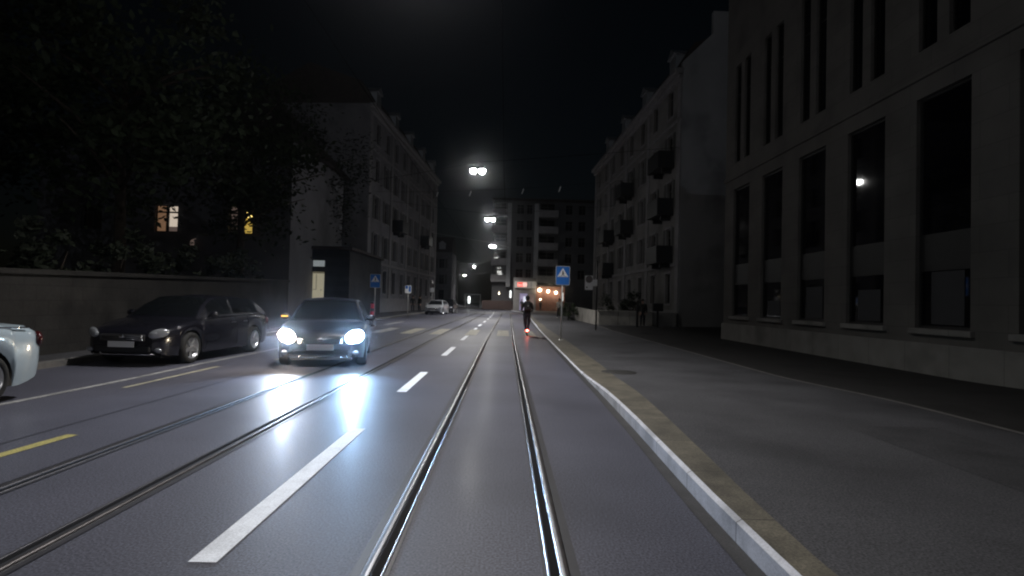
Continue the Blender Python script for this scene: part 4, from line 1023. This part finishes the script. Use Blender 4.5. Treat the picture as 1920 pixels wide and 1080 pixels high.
# ------------------------------------------------------------------ people
def make_person(name, label, loc, rz, J, tops, height=1.75, hair=True, shoe='shoe_dark', group=None, hood=False):
    """J: joint dict for pelvis,chest,neck,head, and per side (l/r) shoulder,elbow,wrist,hip,knee,ankle,toe"""
    verts = []; edges = []; rad = []
    def v(p, r):
        verts.append(Vector(p)); rad.append(r); return len(verts) - 1
    def e(a, b): edges.append((a, b)); return b
    pel = v(J['pelvis'], .145); wa = v(Vector(J['pelvis']).lerp(Vector(J['chest']), .5), .135); e(pel, wa)
    ch = e(wa, v(J['chest'], .17)); nb = e(ch, v(Vector(J['chest']).lerp(Vector(J['neck']), .7), .10)); nk = e(nb, v(J['neck'], .058))
    chin = e(nk, v(Vector(J['neck']).lerp(Vector(J['head']), .45) + Vector((0, .012, 0)), .072))
    hd = e(chin, v(J['head'], .098)); e(hd, v(Vector(J['head']) + Vector((0, -.01, .09)), .07))
    for s in 'lr':
        sg = -1 if s == 'l' else 1
        sh = e(ch, v(J[s + 'shoulder'], .078)); el = e(sh, v(J[s + 'elbow'], .052)); wr = e(el, v(J[s + 'wrist'], .034))
        W = Vector(J[s + 'wrist']); d = (W - Vector(J[s + 'elbow'])).normalized(); a = d.cross(Vector((1, 0, 0))).normalized() if abs(d.x) < .9 else Vector((0, 1, 0)); c = d.cross(a).normalized()
        palm = e(wr, v(W + d * .075, .034))
        for k, (o, l) in enumerate(((-.03, .070), (-.01, .082), (.01, .078), (.03, .060))):
            f1 = e(palm, v(W + d * .11 + a * o, .010)); f2 = e(f1, v(W + d * (.11 + l * .55) + a * o + c * .012 * sg, .0095)); e(f2, v(W + d * (.11 + l * .85) + a * o + c * .035 * sg, .0085))
        t1 = e(palm, v(W + d * .06 - a * .045, .012)); e(t1, v(W + d * .105 - a * .06 + c * .015 * sg, .010))
        hp = e(pel, v(J[s + 'hip'], .105)); kn = e(hp, v(J[s + 'knee'], .068)); cf = e(kn, v(Vector(J[s + 'knee']).lerp(Vector(J[s + 'ankle']), .35), .062)); an_ = e(cf, v(J[s + 'ankle'], .042)); e(an_, v(J[s + 'toe'], .038))
    me = bpy.data.meshes.new(name); me.from_pydata([tuple(p) for p in verts], edges, []); me.update()
    tmp = bpy.data.objects.new('tmp', me); COL.objects.link(tmp)
    md = tmp.modifiers.new('s', 'SKIN'); md.use_smooth_shade = True
    for i, sv in enumerate(me.skin_vertices[0].data): sv.radius = (rad[i], rad[i] * (.78 if i in (pel, wa, ch, nb) else 1)); sv.use_root = (i == pel)
    tmp.modifiers.new('u', 'SUBSURF').levels = 1
    dg = bpy.context.evaluated_depsgraph_get(); m2 = bpy.data.meshes.new_from_object(tmp.evaluated_get(dg))
    bpy.data.objects.remove(tmp)
    zn = J['neck'][2] - .02; zw = J['pelvis'][2] + .02
    m2.materials.clear()
    for mm in (M['skin'], M[tops[0]], M[tops[1]], M[shoe]): m2.materials.append(mm)
    wrs = [Vector(J['lwrist']), Vector(J['rwrist'])]
    for p in m2.polygons:
        c = p.center; p.use_smooth = True
        if c.z > zn: p.material_index = 0
        elif min((c - w_).length for w_ in wrs) < .20 and min((c - Vector(J[k])).length - (c - Vector(J[k2])).length for k, k2 in (('lwrist', 'lelbow'), ('rwrist', 'relbow'))) < -.15 and min(((c - Vector(J[k])).dot((Vector(J[k]) - Vector(J[k2])).normalized()) if (c - Vector(J[k])).length < .22 else -1) for k, k2 in (('lwrist', 'lelbow'), ('rwrist', 'relbow'))) > -2 and max(((c - Vector(J[k])).dot((Vector(J[k]) - Vector(J[k2])).normalized()) if (c - Vector(J[k])).length < .22 else -1) for k, k2 in (('lwrist', 'lelbow'), ('rwrist', 'relbow'))) > .0: p.material_index = 0
        elif c.z < J['lankle'][2] - .0 or c.z < J['rankle'][2] - .0: p.material_index = 3
        elif c.z > zw or abs(c.x) > .24: p.material_index = 1
        else: p.material_index = 2
    me2 = m2; me2.name = name
    o = bpy.data.objects.new(name, me2); COL.objects.link(o); o.location = loc; o.rotation_euler = (0, 0, rz)
    tag(o, label, 'person', group)
    if hair:
        h = Vector(J['head']); q = MB(); q.ball((h.x, h.y - .022, h.z + .028), (.098, .105, .115), 16); q.build('hair', M['hair'], o)
        f = MB(); f.ball((h.x, h.y + .10, h.z - .02), (.014, .02, .022), 8); f.build('nose', M['skin'], o)
        f = MB()
        for s in (-1, 1): f.ball((h.x + s * .035, h.y + .085, h.z + .012), .011, 8)
        f.build('eyes', M['sign_black'], o)
    return o
def stand(lean=0.0, stride=.0, arms=.0):
    return dict(pelvis=(0, 0, .93), chest=(0, lean * .3, 1.26), neck=(0, lean * .5, 1.45), head=(0, lean * .6 + .015, 1.61),
                lshoulder=(-.19, lean * .35, 1.37), rshoulder=(.19, lean * .35, 1.37), lelbow=(-.25, arms * .5 - .03, 1.10), relbow=(.25, -arms * .5 - .03, 1.10),
                lwrist=(-.25, arms + .08, .86), rwrist=(.25, -arms + .08, .86), lhip=(-.09, 0, .86), rhip=(.09, 0, .86),
                lknee=(-.10, -stride * .3 + .05, .48), rknee=(.10, stride * .5 + .05, .48), lankle=(-.10, -stride, .09 + abs(stride) * .1), rankle=(.10, stride, .09),
                ltoe=(-.11, -stride + .14, .04 + abs(stride) * .05), rtoe=(.11, stride + .14, .04))
# rider standing on the kick scooter, seen from behind
SX, SY = .96, 24.35
t = thing('kick_scooter', 'dark kick scooter with a glowing red rear light under the rider', 'scooter', (SX, SY, 0))
q = MB(); q.bbox(-.075, .075, -.12, .50, .13, .17, .02); q.tube([(0, .5, .15), (0, .62, .22)], .03, 8); q.tube([(0, .62, .2), (0, .55, 1.02)], .02, 10); q.build('deck', M['scooter'], t)
q = MB(); q.tube([(-.25, .53, 1.04), (0, .55, 1.02), (.25, .53, 1.04)], .018, 8); q.build('handlebar', M['scooter'], t)
for y in (-.2, .66):
    q = MB(); q.lathe([(.05, -.02), (.10, -.022), (.105, 0), (.10, .022), (.05, .02)], 20, Matrix.Translation((0, y, .107)) @ Matrix.Rotation(R(90), 4, 'Y')); q.build('wheel', M['tyre'], t)
q = MB(); q.bbox(-.055, .055, -.32, -.08, .19, .25, .02); fd = q.build('rear_fender', M['scooter'], t)
q = MB(); q.ball((0, -.31, .235), (.075, .035, .05), 14); rl = q.build('rear_light', M['red_on'], t)
q = MB(); q.ball((0, -.335, .24), (.035, .018, .02), 12); q.build('bulb', M['red_core'], rl)
small_light((0, -.42, .22), (1, .1, .05), 2.2, rl, .05)
J = stand()
for k in J: J[k] = (J[k][0] * 1.0, J[k][1] + .13, J[k][2] * .93 + .12)
J.update(lelbow=(-.235, .22, 1.12), relbow=(.235, .22, 1.12), lwrist=(-.22, .47, 1.10), rwrist=(.22, .47, 1.10), lankle=(-.05, -.01, .25), ltoe=(-.05, .10, .205), rankle=(.05, .25, .25), rtoe=(.05, .37, .205), lknee=(-.09, .12, .58), rknee=(.09, .28, .58))
rd = make_person('person', 'person in dark clothes riding a kick scooter ahead, seen from behind', (SX, SY, 0), 0, J, ('jacket', 'trousers'))
q = MB(); q.bbox(-.15, .15, -.20, -.05, 1.10, 1.50, .05); bp_ = q.build('backpack', M['plastic'], rd)
q = MB(); q.ball((.02, -.205, 1.30), (.018, .01, .018), 8); q.build('reflector', M['sign_white'], bp_)
PG = 'people on the pavements'
make_person('person', 'person in a pale top and dark trousers walking beside the right blue sign', (4.72, 48.8, .11), R(160), stand(.0, .22, .12), ('white_top', 'trousers'), shoe='shoe', group=PG)
make_person('person', 'dark clothed person on the left pavement, left one of a pair', (-9.7, 58.5, .11), R(190), stand(0, .06, .05), ('jacket', 'trousers'), group=PG)
make_person('person', 'dark clothed person on the left pavement, right one of a pair', (-9.05, 59.0, .11), R(140), stand(0, .03, .02), ('jacket', 'trousers'), group=PG)
make_person('person', 'person in a dark jacket standing before the lit brick shop wall', (5.4, 86.2, .11), R(20), stand(0, .08, .05), ('jacket', 'trousers'), group=PG)
make_person('person', 'person silhouetted in the lit shop entrance', (2.55, 87.8, .11), R(200), stand(0, .05, .05), ('jacket', 'trousers'), group=PG)
make_person('person', 'dark figure standing by the low concrete wall on the right', (8.75, 35.5, .11), R(170), stand(0, .05, .04), ('jacket', 'trousers'), group=PG)

# ------------------------------------------------------------------ thin volume added to imitate lens bloom round the lamps
mh = bpy.data.materials.new('bloom_volume'); mh.use_nodes = True
Nh = mh.node_tree.nodes; Nh.remove(Nh['Principled BSDF'])
pv_ = Nh.new('ShaderNodeVolumePrincipled'); pv_.inputs['Color'].default_value = (.9, .93, 1, 1)
pv_.inputs['Density'].default_value = 0.0012; pv_.inputs['Anisotropy'].default_value = 0.985
mh.node_tree.links.new(pv_.outputs[0], Nh['Material Output'].inputs['Volume'])
q = MB(); q.box(-600, 600, -420, 620, -1.1, 30); hz = q.build('bloom_volume', mh); hz['kind'] = 'stuff'
